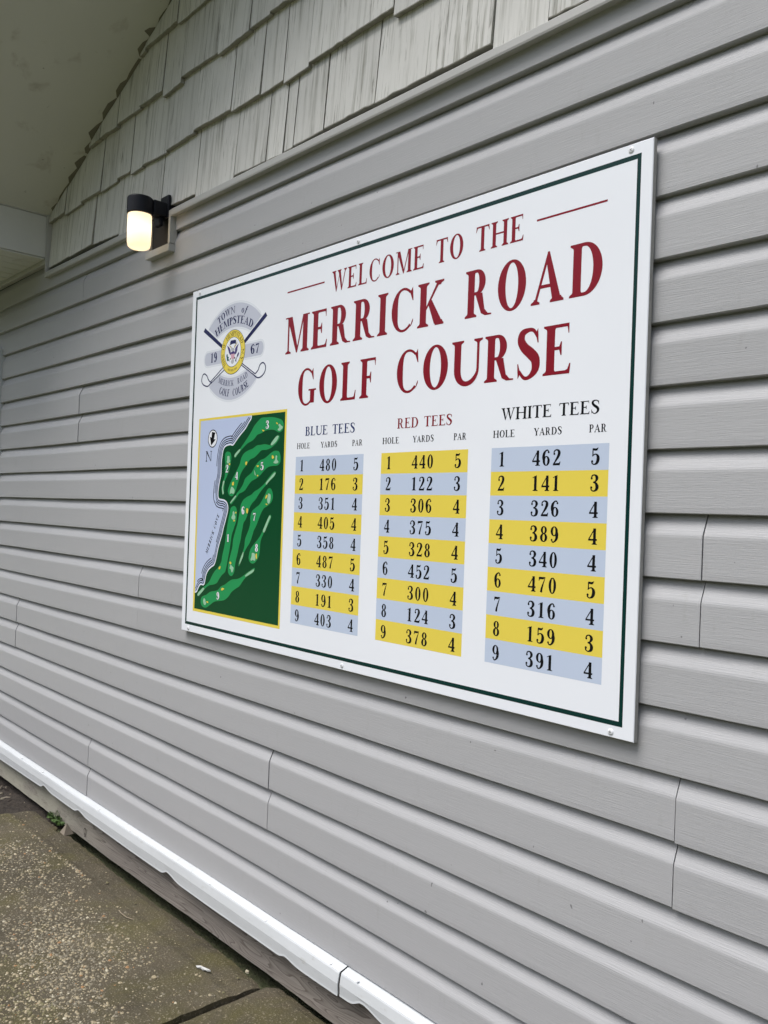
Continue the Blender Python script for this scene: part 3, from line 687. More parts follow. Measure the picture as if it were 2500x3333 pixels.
# ---- raking soffit, fascia and roof over it, and the boxed eave at its foot
OH = -.58
def extr(name, mat, quad, y0, y1, bevel=0, **kw):     # quad in x,z extruded along y
    mb = MB(); n = len(quad); vs = [(x, y0, zr(z)) for x, z in quad]+[(x, y1, zr(z)) for x, z in quad]
    fs = [tuple(range(n)), tuple(range(n, 2*n))]+[(i, (i+1) % n, n+(i+1) % n, n+i) for i in range(n)]
    mb.add(vs, fs); return mb.build(name, mat, house, bevel=bevel, **kw)
x2 = 3.9
extr('soffit', M['soffit'], [(RX, RZ), (x2, rake(x2)), (x2, rake(x2)+.02), (RX, RZ+.02)], OH, .05)
extr('rake_board', M['eave'], [(RX-.02, RZ-.03), (x2, rake(x2)-.03), (x2, rake(x2)+.15), (RX-.02, RZ+.15)], OH-.025, OH-.001, .002)
extr('roof', M['roof'], [(RX-.9, RZ+.155-.9*RS*.3), (RX-.03, RZ+.153), (x2, rake(x2)+.155), (x2, rake(x2)+.19), (RX-.03, RZ+.19), (RX-.9, RZ+.19-.9*RS*.3)], OH-.06, .3)
extr('eave_box', M['eave'], [(-3.4, 1.634), (-1.4445, 1.634), (-1.4445, 1.834), (-3.4, 1.834)], OH, .040, .002)
extr('crown_strip', M['eave'], [(-3.4, 1.8365), (-1.4400, 1.8365), (-1.4400, 1.8520), (-3.4, 1.8520)], OH, .038, .001)
extr('upper_box', M['eave'], [(-3.4, 1.856), (-1.46, 1.856), (-1.46, 1.985), (-3.4, 1.72+.15)], OH, .05)
# vented vinyl boards on the underside of the box
i = 0; x = -1.4470
while x > -3.3:
    mb = MB(); mb.box(x-.098, x-.003, OH+.02, -.006, zr(1.6255), zr(1.6325)); mb.build('soffit_board', M['soffit'], house, bevel=.0015); x -= .1015; i += 1
# caulk left along the soffit and its old paint line
mb = MB(); r = random.Random(8); x = RX+.03
while x < 2.2:
    L = r.uniform(.04, .13); w = r.choice([.006, .010, .014, .022, .030])*r.uniform(.7, 1.2)
    if r.random() < .93:
        pts = [(x, .010), (x+L*.3, .012-w), (x+L*.7, .012-w*r.uniform(.5, 1)), (x+L, .010), (x+L, .03), (x, .03)]
        vs = [(a, b, zr(rake(a)-.0012)) for a, b in pts]+[(a, b, zr(rake(a)-.0002)) for a, b in pts]
        mb.add(vs, [(0, 1, 2, 3, 4, 5), (6, 7, 8, 9, 10, 11)]+[(q, (q+1) % 6, 6+(q+1) % 6, 6+q) for q in range(6)])
    x += L+r.uniform(-.01, .02)
mb.build('caulk', M['caulk'], house, kind='stuff')
# side and back of the house so that the wall is not a sheet
mb = MB(); mb.box(XL, XR, .16, 4.0, zr(-1.0), zr(1.75)); mb.build('house_body', M['dark'], house)

# ---- window whose casing just shows at the left edge
wf = []
mb = MB()
wx0, wx1, wz0, wz1 = -3.06, -2.088, .12, 1.272
for b_ in ((wx1-.045, wx1, wz0, wz1), (wx0, wx0+.045, wz0, wz1), (wx0+.045, wx1-.045, wz1-.045, wz1), (wx0+.045, wx1-.045, wz0, wz0+.045)):
    mb.box(b_[0], b_[1], -.012, .040, zr(b_[2]), zr(b_[3]))
win = mb.build('window', M['metal'], house, bevel=.002)
mb = MB(); mb.box(wx0+.045, wx1-.045, .012, .018, zr(wz0+.045), zr(wz1-.045)); mb.build('window_pane', M['glass'], win)
mb = MB(); mb.box(wx0+.046, wx1-.046, -.002, .011, zr(.69), zr(.725)); mb.build('sash_rail', M['metal'], win)

# ---- white metal flashing under the siding: two lengths, the left one lapping over the right one
def flashing(x0, x1, yo, seed, bumps, zoff=0.0):
    r = random.Random(seed); n = int((x1-x0)/.012); vs = []; fs = []
    for i in range(n+1):
        x = x0+(x1-x0)*i/n
        wv = .0012*math.sin(x*4.3+seed)+.0005*math.sin(x*11+seed*2)
        sag = .0020*math.sin(x*2.1+1.3)
        eb = -.896+zoff-.003*math.sin(x*2.7+seed)
        for (bx, bw, bh) in bumps:
            t = (x-bx)/bw
            if -0.35 < t < 1: eb += bh*(math.exp(-((t-.1)/.18)**2) if t < .1 else math.exp(-((t-.1)/.42)**2))
        zb = -.8305+sag+zoff
        sec = [(.034, zb+.0125), (.0215, zb+.0075), (-.0010-yo+wv*.3, zb+.0005), (-.0030-yo+wv*.5, zb-.0035), (-.0075-yo+wv, zb-.030), (-.006-yo+wv*1.2, eb+.006), (-.0064-yo+wv*1.2, eb+.001), (-.0066-yo+wv*1.2, eb), (-.0035-yo+wv, eb+.004)]
        for (y, z) in sec: vs.append((x, y, zr(z)))
    m = 9
    for i in range(n):
        for q in range(m-1): a = i*m+q; fs.append((a, a+m, a+m+1, a+1))
    # end lip
    for i in (0, n):
        b = len(vs)
        for q in range(m): v = vs[i*m+q]; vs.append((v[0], v[1]+.004, v[2]))
        for q in range(m-1): fs.append((i*m+q, i*m+q+1, b+q+1, b+q))
    mb = MB(); mb.add(vs, fs); o = mb.build('flashing', M['metal'], house, keep=True)
    return o
fl1 = flashing(-3.1, .950, .002, 1, [(-1.235, .13, .014), (-.83, .14, .013), (-.045, .13, .015), (.69, .10, .009), (-2.0, .15, .012)])
fl1['label'] = 'white metal flashing with a crimped wavy lower edge'
fl2 = flashing(.9535, 3.5, -.0015, 2, [(1.03, .16, .020), (1.55, .12, .012), (2.3, .15, .010)], -.002)
for nx in (-1.90, -1.535, -1.262, -.632, -.339, .0, .255, .585, .905, .94+.08, 1.4, 1.9, 2.4):
    mb = MB(); yy = .0005+random.uniform(-.002, .002); mb.lathe((nx, yy, zr(-.8275)), [(.0042, -.001), (.0042, .0012), (.003, .0022), (0, .0026)], 12)
    mb.build('nail', M['screw'], house)
    
# ---- weathered timber plank at the foot of the wall
mb = MB(); n = 200; vs = []; fs = []
for i in range(n+1):
    x = -3.1+(6.6)*i/n; w = .0016*math.sin(x*3)+.0008*math.sin(x*13); zb = -1.020+.0035*math.sin(x*1.9)+.0015*hsh(round(x, 2), 4)
    for (y, z) in ((.07, -.84), (.030, -.84), (.030+w, -.93), (.030+w*1.2, zb+.002), (.032+w, zb), (.07, zb)): vs.append((x, y, zr(z)))
for i in range(n):
    for q in range(6): a = i*6+q; b = i*6+(q+1) % 6; fs.append((a, a+6, b+6, b))
fs += [tuple(range(6)), tuple(n*6+q for q in range(6))]
mb.add(vs, fs); pl = mb.build('sill_plank', M['timber'], house)
pl['label'] = 'weathered timber plank under the white flashing'
for (x, z, a, b, rot) in ((-.822, -.985, .012, .020, .15), (-.735, -.938, .006, .008, 0)):
    mb = MB(); ring = []
    for q in range(28):
        t = 2*math.pi*q/28; ring.append((x+a*math.cos(t)*(1+.1*math.sin(3*t)), .0265, zr(z+b*math.sin(t))))
    inn = [(x+(p[0]-x)*.74, .0262, zr(z)+(p[2]-zr(z))*.80) for p in ring]
    mb.add(ring+inn, [(q, (q+1) % 28, 28+(q+1) % 28, 28+q) for q in range(28)])
    mb.add([(x+a*.3*math.cos(t), .0260, zr(z-b*.35+b*.3*math.sin(t))) for t in [2*math.pi*q/9 for q in range(9)]], [tuple(range(9))])
    mb.build('knot', M['knot'], pl)

# printed map and emblem outlines, millimetres on the sign
FAIRWAYS = [[(316.2,611.3),(311.9,619.7),(328.2,631.4),(347.6,642.9),(370.3,660.8),(392.7,679.5),(411,697.1),(425.4,712.6),(447.3,727.6),(467.5,737.1),(495.6,736.8),(528.8,735.4),(561.8,729.1),(581.8,721.7),(589.7,709.8),(588.8,697.5),(580.5,688.6),(568.3,684.4),(555.6,687.7),(539,693.4),(516.9,695.4),(491.2,693.1),(469.2,686.7),(446.7,682.4),(433.9,673.3),(417.2,664.3),(390.4,656.7),(369.4,645.4),(352.2,635),(333,621.3),(321.5,612)], [(562.4,677.6),(569.8,673.5),(568.8,666.3),(556.1,653.3),(538.7,643.5),(521,636.2),(499.1,632.3),(473,631.4),(454.8,620.9),(432.7,609.7),(408,602.8),(391.4,587.9),(368.9,570.9),(354.1,553.5),(347.2,538.1),(336.7,516.1),(325.9,496.2),(312.4,485),(298.1,483.8),(285,491.5),(280,502.7),(287.2,518.4),(298.5,534),(313.6,551.7),(332.6,571.4),(347.4,591.1),(356,610.7),(370.9,625.6),(395.9,634.7),(422.8,640.3),(445.2,649.1),(467.9,650.4),(490.3,651.7),(520.2,648),(530.6,656.4),(540.8,666.5),(554.6,676.3)], [(272.2,635),(287,631.6),(294.9,621.3),(295.2,605.6),(292.2,590),(287.1,574.4),(276,556.6),(266.5,543.2),(258.9,532),(258,516.2),(256.1,495.9),(248.3,486.8),(243.4,495.9),(244.4,516.2),(248.1,534.3),(255.6,547.8),(258.4,565.9),(255.5,577.2),(258.5,593),(255.2,608.8),(255.9,626.9),(262.6,633.5)], [(556,628.7),(568.7,625.8),(576.4,617.2),(579.7,604.7),(578.1,592.3),(569.7,584.2),(557.4,580.7),(532.1,580.2),(510.4,576),(488.9,564.7),(471,552.1),(449,541.7),(422.7,533.3),(404.1,520.3),(387.5,505.1),(370.2,497.4),(350.6,491.9),(335.4,478.5),(318,465.1),(306.3,456.5),(297.9,459.3),(299.3,467.1),(315,478.4),(328.6,487.3),(338.2,496.2),(357.3,509.5),(372.2,524.8),(382.9,542.2),(401.8,552.9),(420.6,562.5),(434.9,578.4),(449.3,591),(467.6,601.3),(486.1,605.1),(504.2,612),(522,621),(539.8,627.8)], [(553.2,563.7),(557.8,559.5),(548.9,547.1),(527.9,534.7),(510.4,523.2),(489,509.5),(467.7,492.4),(449.9,475.2),(427.9,459.9),(415.4,444.6),(406.9,427.1),(396.4,409.5),(383.6,396.1),(378.9,378.5),(374.1,363.1),(369.7,341),(361.3,318.8),(354.9,296.5),(346.5,274.1),(342.3,258.4),(339.1,236.2),(330,222.3),(318,217.6),(305.2,222.6),(298.2,233.2),(298.1,251),(303.7,271.4),(312.3,294.1),(319.8,314.4),(323.3,338.9),(331.9,361.4),(342.4,383.8),(347.6,395),(352.2,414.9),(358.6,437),(363.2,456.8),(376,472.3),(398.9,483.4),(421.9,490.1),(440.4,500.9),(459,507.4),(477.3,515.9),(495.3,526.5),(507.6,537),(526.8,551.5),(544.2,562.8)], [(525.9,511.6),(537.2,506.4),(544.6,492.8),(544.6,478.2),(536.3,465.6),(518.8,454.9),(497.2,446.1),(483.3,431),(469.7,409.4),(457.8,389.8),(445.5,374.4),(437.2,357),(425.2,334.9),(407,316.8),(394.4,300.9),(385.7,285.2),(376.9,269.4),(366,254.1),(361,257.5),(366.5,275.3),(377.2,293.4),(387.9,309.3),(392.7,324.7),(395.2,344.4),(403.9,359.9),(416.2,379.8),(422.5,399.5),(421.3,416.7),(429.6,436.3),(451.7,449.5),(470.1,458.4),(487.7,475.6),(501.4,492.6),(513.3,507.4)], [(319,452.2),(333.5,448.7),(341.3,436.7),(341.8,419.1),(339.1,401.4),(326.6,376.7),(315.9,356.3),(309.6,329.4),(305.1,307),(298.7,282.2),(292.3,257.3),(285.5,236.8),(279.9,227.4),(259.8,214.7),(243.8,200),(231.9,187.7),(210.9,180.3),(184.9,175.8),(167.8,168.6),(150.7,157.9),(129.4,142.1),(114.4,131.4),(105.1,132.8),(108.9,142.5),(128.2,158.2),(154.1,172),(179.6,187.9),(195.6,207.5),(211.8,224.7),(236.3,242.3),(254.1,261.5),(258.9,282),(269.3,311.8),(275.6,339),(280,363.8),(284.6,386.4),(289.5,404.4),(296.1,426.9),(303.1,444.8)], [(531.6,428.1),(540.3,424.1),(537.9,415.7),(526.3,398.6),(512.8,381.4),(499.2,364),(489,348.8),(484.5,333.8),(483.8,316.8),(479.6,295.4),(467.5,279.8),(454.9,270),(441.6,267.4),(427.8,271.9),(420,283.2),(422,298.4),(430.5,316.1),(448.6,332),(466.6,345.7),(480.8,359),(492.9,374.3),(504.5,393.7),(521.4,417.4)], [(454,255.4),(458.3,249.4),(447.6,237.9),(425.2,227.6),(404.4,217.4),(387.7,203.1),(372.8,188.8),(349.5,178),(326.1,164.9),(306.7,147.6),(282.8,134.2),(253.6,128.6),(219.7,122.3),(194.5,109.6),(169,97.3),(146.6,96.6),(131.5,105.4),(128.8,121.4),(139.1,134),(165.4,142.2),(186.7,153.3),(212.5,159.1),(238,164.8),(258.2,178.9),(282.9,187.7),(302.9,198.3),(326.9,208),(359.1,212.7),(386.3,222.5),(409,235),(431.7,245.3)]]
TEES = [[(313.8,616.3),(316.5,624),(332,634.6),(345.7,640.8),(349.8,639.5),(344.4,630.9),(330.9,622.4),(321.2,614.9)], [(556.4,675.2),(564.8,673.8),(563,667.6),(552.3,656.6),(531.3,645.5),(522.9,650.4),(535.6,662.5),(547.7,671.4)], [(249.3,535.5),(258.3,534.7),(253.4,520.7),(250.9,509.5),(256.3,493.7),(248,490.9),(242.4,509.5),(244.9,520.8)], [(328.7,486.9),(333.8,484.1),(327.3,477.4),(309.8,465),(301.9,460),(297.6,462.6),(313.1,476.1)], [(549.8,560.6),(555.4,557.4),(545.3,547.1),(526,535.8),(506.8,521.8),(503.3,528.5),(520.2,541.1),(537.6,553.5)], [(385.3,301.7),(389.7,300.9),(387.5,287.7),(378.6,274.1),(368.4,260.4),(365.4,262.4),(372.1,280.3)], [(141.2,164.2),(151.3,162.3),(146.4,155.4),(114.2,132.8),(105.8,135.5),(108.9,142.7),(128.3,156.1)], [(528.9,424.9),(536.6,419.8),(527.6,407),(506.1,371.7),(495.8,375.5),(508.1,396)], [(448.6,250.2),(454.5,248),(447.4,240),(408,222.7),(404.8,228.2),(424.3,239.4)], [(434.7,569.8),(439.7,565.4),(445.2,552.4),(438.5,554.7)]]
GREENS = [[(562.2,711.4),(570.1,711.3),(575.8,706.5),(583,704),(584.5,697.7),(576.7,692.9),(569.8,689.1),(558.9,691.7),(558.6,695.9),(565.5,700.8),(561.5,706.2)], [(301.9,516.2),(310.2,515),(321,507.3),(322.5,498.4),(316.1,491.3),(305.6,493.9),(295.5,491.2),(293,496.1),(296.3,507.2)], [(269.2,618.6),(282.9,619.4),(285.5,608.1),(289.2,602.4),(283.5,595.8),(273.2,593.8),(267.3,599.5),(270,608.5)], [(553.4,614.2),(560.7,611.5),(560.4,601.1),(568,594.6),(565.8,589.5),(553.4,587.7),(542.4,590),(542.1,594.2),(549.6,600.3),(551.1,610.7)], [(315,257.9),(321.5,252.8),(332.1,248.1),(332.5,242.6),(327.2,231.6),(320.3,231.1),(316.4,239.2),(307.9,243),(310.6,251)], [(517.9,494.8),(530.9,491.7),(533.4,482.3),(530.6,469.7),(523.8,461.2),(516.2,465.3),(513.6,475.8),(516.6,486.4)], [(320.3,435.2),(327.6,429.8),(327.3,423.1),(333.1,416.6),(330.5,407.7),(320.4,405.3),(309.8,409.4),(309.3,416.1),(315,422.9),(315.3,430.6)], [(439.1,302.6),(454.6,301.4),(458.3,292),(459.8,281.4),(454.4,277.2),(444.6,279.4),(435.3,276),(431.1,280.7),(436.1,290.7)], [(150.8,129.3),(160.1,124.4),(162.9,117.8),(167.8,112.6),(159.4,104.8),(150.3,107.3),(144.9,118.3)]]
BUNKERS = [[(548.9,718),(557.3,714.8),(558.7,711.2),(551.5,711.6)], [(472.1,698.3),(486.2,695.5),(479,691.6)], [(307.8,531.1),(317.2,531.7),(316,520.6),(305.6,521.7)], [(382.8,597.3),(392.7,597.7),(391.2,590.1),(386.8,585.8),(382.6,589.2)], [(282.3,595.1),(289.8,594.5),(288.2,588.3),(281,589.8)], [(532.6,615.4),(542.8,610.9),(543.1,605.7),(535,602.8),(530.9,608.1)], [(447.9,584.2),(459.3,584.8),(460.7,580.5),(452.1,578.5)], [(452,553.4),(459.6,553.3),(458,549.1),(452.3,549.1)], [(306.3,264),(314.4,266.1),(318.9,260.4),(311,256.6)], [(397.8,445.4),(407.7,443.4),(406.6,431.5),(402.1,428.1),(396.6,434.5)], [(508.9,490.5),(515.7,488.5),(513.2,482.1),(506.9,477.5),(503.4,480)], [(507.2,462.7),(517.6,460.7),(513.1,457.3),(506.3,459.3)], [(331.9,432.1),(338,432.2),(338.3,427.8),(333.1,426.6)], [(322.5,405.3),(331.8,405.6),(329.8,400.6),(320.8,400.4)], [(242.6,244.1),(251.8,247),(251.4,240.2),(245.5,234.6),(238.9,237.1)], [(460.3,300.6),(467.1,301),(468.2,286.2),(463.4,284.2),(459,292)], [(169.4,120.3),(178.3,119.4),(180.8,116.2),(174.3,113.7),(168.4,116.1)], [(267,175.2),(280.7,172.4),(275.9,169.3),(265.7,165),(259,168.9)]]
SHORE = [[(408.2,747.3),(406.2,736.5),(393.3,725.3),(374.9,706.6),(355.9,694.4),(329,675.7),(303.9,655.6),(289.3,657.3),(268.5,655.8),(252,650.8),(242.3,638.7),(237.3,620.7),(234.4,602.6),(234,579.8),(233.6,557.1),(226.7,534.5),(221.7,516.3),(219.1,493.5),(222.5,477.6),(235.7,473.2),(257.2,471.1),(274.5,464.6),(283.9,451.2),(284.9,437.8),(278.1,417.5),(269.3,394.9),(260.3,374.3),(253.4,353.8),(242.4,330.8),(231.5,305.3),(224.6,282.3),(217.6,261.4),(207.8,247.1),(193.1,240.4),(174.1,228.8),(159.9,211.7),(154.5,195.1),(149.1,178.5),(140.5,173.2),(124.6,174.1),(111.8,163.7),(101.5,148.8),(94.9,144.7),(85.8,142.7)]]
CLUBHEADS = [[(141.6,880.6),(128.3,890.9),(117.2,905.1),(101.4,913.2),(89,909.2),(82.8,891.3),(93.1,877.2),(115,868.7),(132.5,869.2),(151.4,881)], [(420.6,882.3),(437,892.7),(446.5,908.5),(462.9,913.9),(476.1,905.3),(479,893.1),(471.6,879.6),(453.4,869.5),(432.2,869.1),(405.4,883.9)]]
CLUBSHAFTS = [[(224.2,923.7),(141.6,880.6)], [(235.7,916.2),(132.5,869.2)], [(340,925),(420.6,882.3)], [(332.1,922.1),(432.2,869.1)]]
NUMPOS = [[(501,712.7),(271.1,576.5),(331.2,552.2),(479.1,581.8),(378.5,437.9),(445.1,418.4),(292,344),(463.9,320),(240.8,145.4)]]
ARROW = [[(165.5,706.5),(187.8,702.2),(179.9,679.9),(191.8,679),(162.6,658.7),(152.7,689.2),(163.5,686.4)]]
BANNER = [[(265.8,1009.7),(295.6,1009.2),(296.5,1006.9),(300,1006.1),(299.4,994.9),(294.7,994.8),(293.1,996.8),(272.4,996.8),(271.2,994.3),(262.7,995),(263.3,1006.3),(266.8,1006.6)]]
WINGS = [[(244.5,994.7),(253.2,990.9),(262.1,984.5),(266.8,977.9),(268.8,970.1),(274.8,964.9),(271,959.3),(263.8,962.4),(257.7,969.2),(252.7,979.6),(247.8,987.8)], [(317.3,993.7),(313.1,986.4),(309.5,978.7),(308.7,971.3),(305.1,964.3),(297.3,959.2),(293.1,959.7),(295.1,969.9),(295.8,978.9),(302.2,985.6)]]
GOLDFEATHERS = [[(253.1,1001.5),(261.4,993.7),(273.1,986.9),(274.9,982.2),(267.7,985.3),(258.8,991.7)], [(307.1,1002.9),(306.9,995.4),(297.9,988.3),(292.8,982.2),(289.4,982.7),(290.9,989.2),(301.5,995.4)]]
SHIELDTOP = [[(274.3,970.9),(288,972.3),(293.9,967.8),(293.6,962.6),(269.3,963.2),(269,967.8)]]
SHIELD = [[(270,963.2),(293.6,962.3),(293.2,949.2),(287.3,944.6),(277.6,945.3),(271.6,951.7)]]
BRANCH = [[(246.6,966.7),(251.1,963.1),(250,958.7),(258.8,953.9),(257.7,950.2),(253.4,950.7),(262.4,942.9),(262.8,938.3),(254,943.8),(251.4,941.1),(246.2,943.9),(244.9,952.5),(241.4,961.2)]]
ARROWS = [[(319.3,966.3),(321.2,958.6),(315.6,951.8),(309.1,947.4),(305.4,942.5),(306,933.5),(299,936.5),(298.7,940.3),(306.4,947.7),(309.7,957.7)]]
TAIL = [[(276.3,944.3),(288.7,944.4),(292.1,935.8),(284.3,929.2),(277.4,929.9),(271.3,936.6)]]
LEGS = [[(270.2,951.1),(272.7,946.3),(263.7,944.6),(264.9,947.9)], [(292.3,952.3),(298,949.4),(299.7,944.7),(290,946.5)]]
HEAD = [[(269.3,982.1),(278.9,983.9),(290.2,981.1),(292.1,973.3),(274.2,971.7),(271,977.4)]]

# ================================================================== THE SIGN (printed details in millimetres from its lower left corner)
SW, SH, ST_ = 1.829, 1.219, 0.0135
SX, SZ = 0.0, 1.0
sign = empty('golf_course_sign', (SX, 0, SZ), 'large white welcome sign with red lettering, green course map and three yardage tables', 'sign')
LAY = 1.2e-4
def conv(a, b, layer): return (SX+a/1000.0, -layer*LAY, SZ+b/1000.0)

def sign_board():
    mb = MB(); nx, nz = 48, 32; vs = []; b = 0.0015
    # front sheet, very slightly wavy at its rim only through the bevel
    mb.add([(b, 0, SZ+b), (SW-b, 0, SZ+b), (SW-b, 0, SZ+SH-b), (b, 0, SZ+SH-b)], [(0, 1, 2, 3)], 0)
    o = [(0, SZ), (SW, SZ), (SW, SZ+SH), (0, SZ+SH)]; i_ = [(b, SZ+b), (SW-b, SZ+b), (SW-b, SZ+SH-b), (b, SZ+SH-b)]
    for k in range(4):
        q = (k+1) % 4
        mb.add([(i_[k][0], 0, i_[k][1]), (i_[q][0], 0, i_[q][1]), (o[q][0], b, o[q][1]), (o[k][0], b, o[k][1])], [(0, 1, 2, 3)], 0)
        # rough edge, cut into short lengths
        n = 60; pts = []
        for t in range(n+1):
            f = t/n; px = o[k][0]*(1-f)+o[q][0]*f; pz = o[k][1]*(1-f)+o[q][1]*f; j = random.uniform(0, .0007) if 0 < t < n else 0
            nxn, nzn = [(0, 1), (-1, 0), (0, -1), (1, 0)][k]
            pts += [(px, b, pz), (px+nxn*j, ST_*.5, pz+nzn*j), (px+nxn*(j+.0004), ST_, pz+nzn*(j+.0004))]
        fs = []
        for t in range(n):
            for r_ in range(2): fs.append((t*3+r_, t*3+3+r_, t*3+4+r_, t*3+1+r_))
        mb.add(pts, fs, 1)
    mb.add([(0, ST_, SZ), (SW, ST_, SZ), (SW, ST_, SZ+SH), (0, ST_, SZ+SH)], [(0, 3, 2, 1)], 1)
    mb.build('board', [M['board'], M['ply']], sign)
random.seed(3)
sign_board()

def rects(name, mat, items, layer, parent=sign):
    mb = MB()
    for (x0, z0, x1, z1) in items: flat(mb, [(x0, z0), (x1, z0), (x1, z1), (x0, z1)], conv, layer)
    return mb.build(name, mat, parent)

# green line round the border (mitred strips end to end)
bx0, bx1, bz0, bz1, bt = 25.5, 1802.5, 25.5, 1195.0, 9.0
rects('border_line', M['green'], [(bx0, bz0, bx1, bz0+bt*1.15), (bx0, bz1-bt*1.15, bx1, bz1), (bx0, bz0+bt*1.15, bx0+bt, bz1-bt*1.15), (bx1-bt, bz0+bt*1.15, bx1, bz1-bt*1.15)], 1)

def lettering(text, x0, x1, z0, z1, st, mat, label=None, layer=1.5, parent=sign, **kw):
    mb = MB(); text_line(mb, text, x0, x1, z0, z1, st, layer, conv, **kw)
    o = mb.build('lettering', mat, parent)
    if label: o['label'] = label
    return o
RED = M['red']
lettering('WELCOME', 806, 1184, 1079.5, 1140.5, .17, RED, 'red word WELCOME', ls=.09)
lettering('TO', 1225, 1320.5, 1080.5, 1141.0, .17, RED, 'red word TO', ls=.09)
lettering('THE', 1359.5, 1507, 1081.5, 1142.5, .17, RED, 'red word THE', ls=.09)
lettering('MERRICK', 582, 1264, 925, 1038, .195, RED, 'large red word MERRICK', ls=.09)
lettering('ROAD', 1331, 1727, 925, 1040, .195, RED, 'large red word ROAD', ls=.12)
lettering('GOLF', 653, 1018, 760.5, 869.5, .195, RED, 'large red word GOLF', ls=.12)
lettering('COURSE', 1090, 1650, 762, 872.5, .195, RED, 'large red word COURSE', ls=.07)
rects('heading_rule', RED, [(585, 1114.6, 769.5, 1119.2)], 1.5)
rects('heading_rule', RED, [(1542, 1114.6, 1726, 1119.2)], 1.5)

TABLES = [
 ('BLUE', M['blue'], (701.5, 808.5), (830.5, 930.5), (658.3, 971.6), (690.0, 815.5, 939.8), ((662, 726.5), (779, 854), (921, 965)), 'pale',
  [(480, 5), (176, 3), (351, 4), (405, 4), (358, 4), (487, 5), (330, 4), (191, 3), (403, 4)], (668.0, 695.0)),
 ('RED', M['red'], (1103.5, 1184), (1203, 1301.2), (1044.8, 1357.5), (1075.6, 1202.0, 1324.6), ((1047.5, 1112), (1164, 1239.5), (1308.2, 1350.5)), 'yellow',
  [(440, 5), (122, 3), (306, 4), (375, 4), (328, 4), (452, 5), (300, 4), (124, 3), (378, 4)], (668.8, 695.5)),
 ('WHITE', M['ink'], (1458, 1601), (1620.5, 1723.5), (1431.8, 1750.0), (1463.8, 1590.4, 1717.0), ((1434.8, 1499.4), (1553.9, 1629.6), (1699.4, 1743)), 'pale',
  [(462, 5), (141, 3), (326, 4), (389, 4), (340, 4), (470, 5), (316, 4), (159, 3), (391, 4)], (669.9, 698.0)),
]
for name, mat, xa, xb, tx, cen, sub, first, rows, hz in TABLES:
    lettering(name, *xa, *hz, .165, mat, '%s heading word %s over the %s yardage table' % ({'BLUE': 'blue', 'RED': 'red', 'WHITE': 'black'}[name], name, {'BLUE': 'left', 'RED': 'middle', 'WHITE': 'right'}[name]), ls=.06)
    lettering('TEES', *xb, *hz, .165, mat, '%s heading word TEES over the %s yardage table' % ({'BLUE': 'blue', 'RED': 'red', 'WHITE': 'black'}[name], {'BLUE': 'left', 'RED': 'middle', 'WHITE': 'right'}[name]), ls=.07)
    for word, (x0, x1) in zip(('HOLE', 'YARDS', 'PAR'), sub):
        lettering(word, x0, x1, 630, 646.8, .17, M['ink'], None, ls=.07)
    z = 606.0; ph = 55.85
    for i, (yd, par) in enumerate(rows):
        ispale = (i % 2 == 0) == (first == 'pale')
        zt = z-i*ph; r_ = rects('table_row', M['pale'] if ispale else M['yellow'], [(tx[0], zt-ph, tx[1], zt)], 1.0)
        r_['label'] = '%s row of the %s tees table reading %d, %d, %d' % ('pale blue' if ispale else 'yellow', name.lower(), i+1, yd, par)
        zb = 562.0-i*56.3; hh = 34.5
        for tx_, c_, w_ in ((str(i+1), cen[0], 22), (str(yd), cen[1], 79), (str(par), cen[2], 23)):
            w_ = w_/(len(tx_)*.56+(len(tx_)-1)*.12)*(.56+.12)/(.68 if len(tx_) > 1 else .68)*(len(tx_)*.56+(len(tx_)-1)*.12) if False else w_
            n_ = len(tx_); cw = w_/(n_*.56+(n_-1)*.12)
            for k_, ch_ in enumerate(tx_):
                mb = MB(); xa_ = c_-w_/2+k_*cw*.68
                text_line(mb, ch_, xa_, xa_+cw*.56 if ch_ != '7' else xa_+cw*.54, zb, zb+hh, .172, 2.2, conv); mb.build('digit', M['ink'], r_)

# ---- the map panel
mp = rects('course_map', M['yellow'], [(76.0, 77.0, 604.5, 755.5)], 1.0)
mp['label'] = 'green and blue printed map of the nine holes in a yellow frame'
X0, X1, Z0, Z1 = 86.6, 595.6, 86.4, 747.6
rects('map_ground', M['mapdark'], [(X0, Z0, X1, Z1)], 1.5, mp)
def clip(p): return (min(max(p[0], X0), X1), min(max(p[1], Z0), Z1))
sh = [tuple(q) for q in catmull(SHORE[0], 4)]
sh[0] = (sh[0][0], Z1)
wp = [clip(q) for q in sh]+[(X0, sh[-1][1]), (X0, Z1)]
mb = MB(); flat(mb, wp, conv, 2.0); mb.build('map_water', M['water'], mp)
def offset(line, d):
    L = len(line); out = []
    for i in range(L):
        a = np.array(line[max(i-2, 0)]); b = np.array(line[min(i+2, L-1)]); t = b-a; t /= np.hypot(*t)+1e-9
        out.append((line[i][0]+t[1]*d, line[i][1]-t[0]*d))
    return out
mb = MB(); q_ = sum([ribbon_quads([sh[i] for i in range(0, len(sh), 2)], [3.2]*len(range(0, len(sh), 2)), 2)], [])
for q in q_: flat(mb, [clip(p) for p in q], conv, 2.3)
mb.build('shore_edge', M['board'], mp)
mb = MB(); n_ = len(sh)
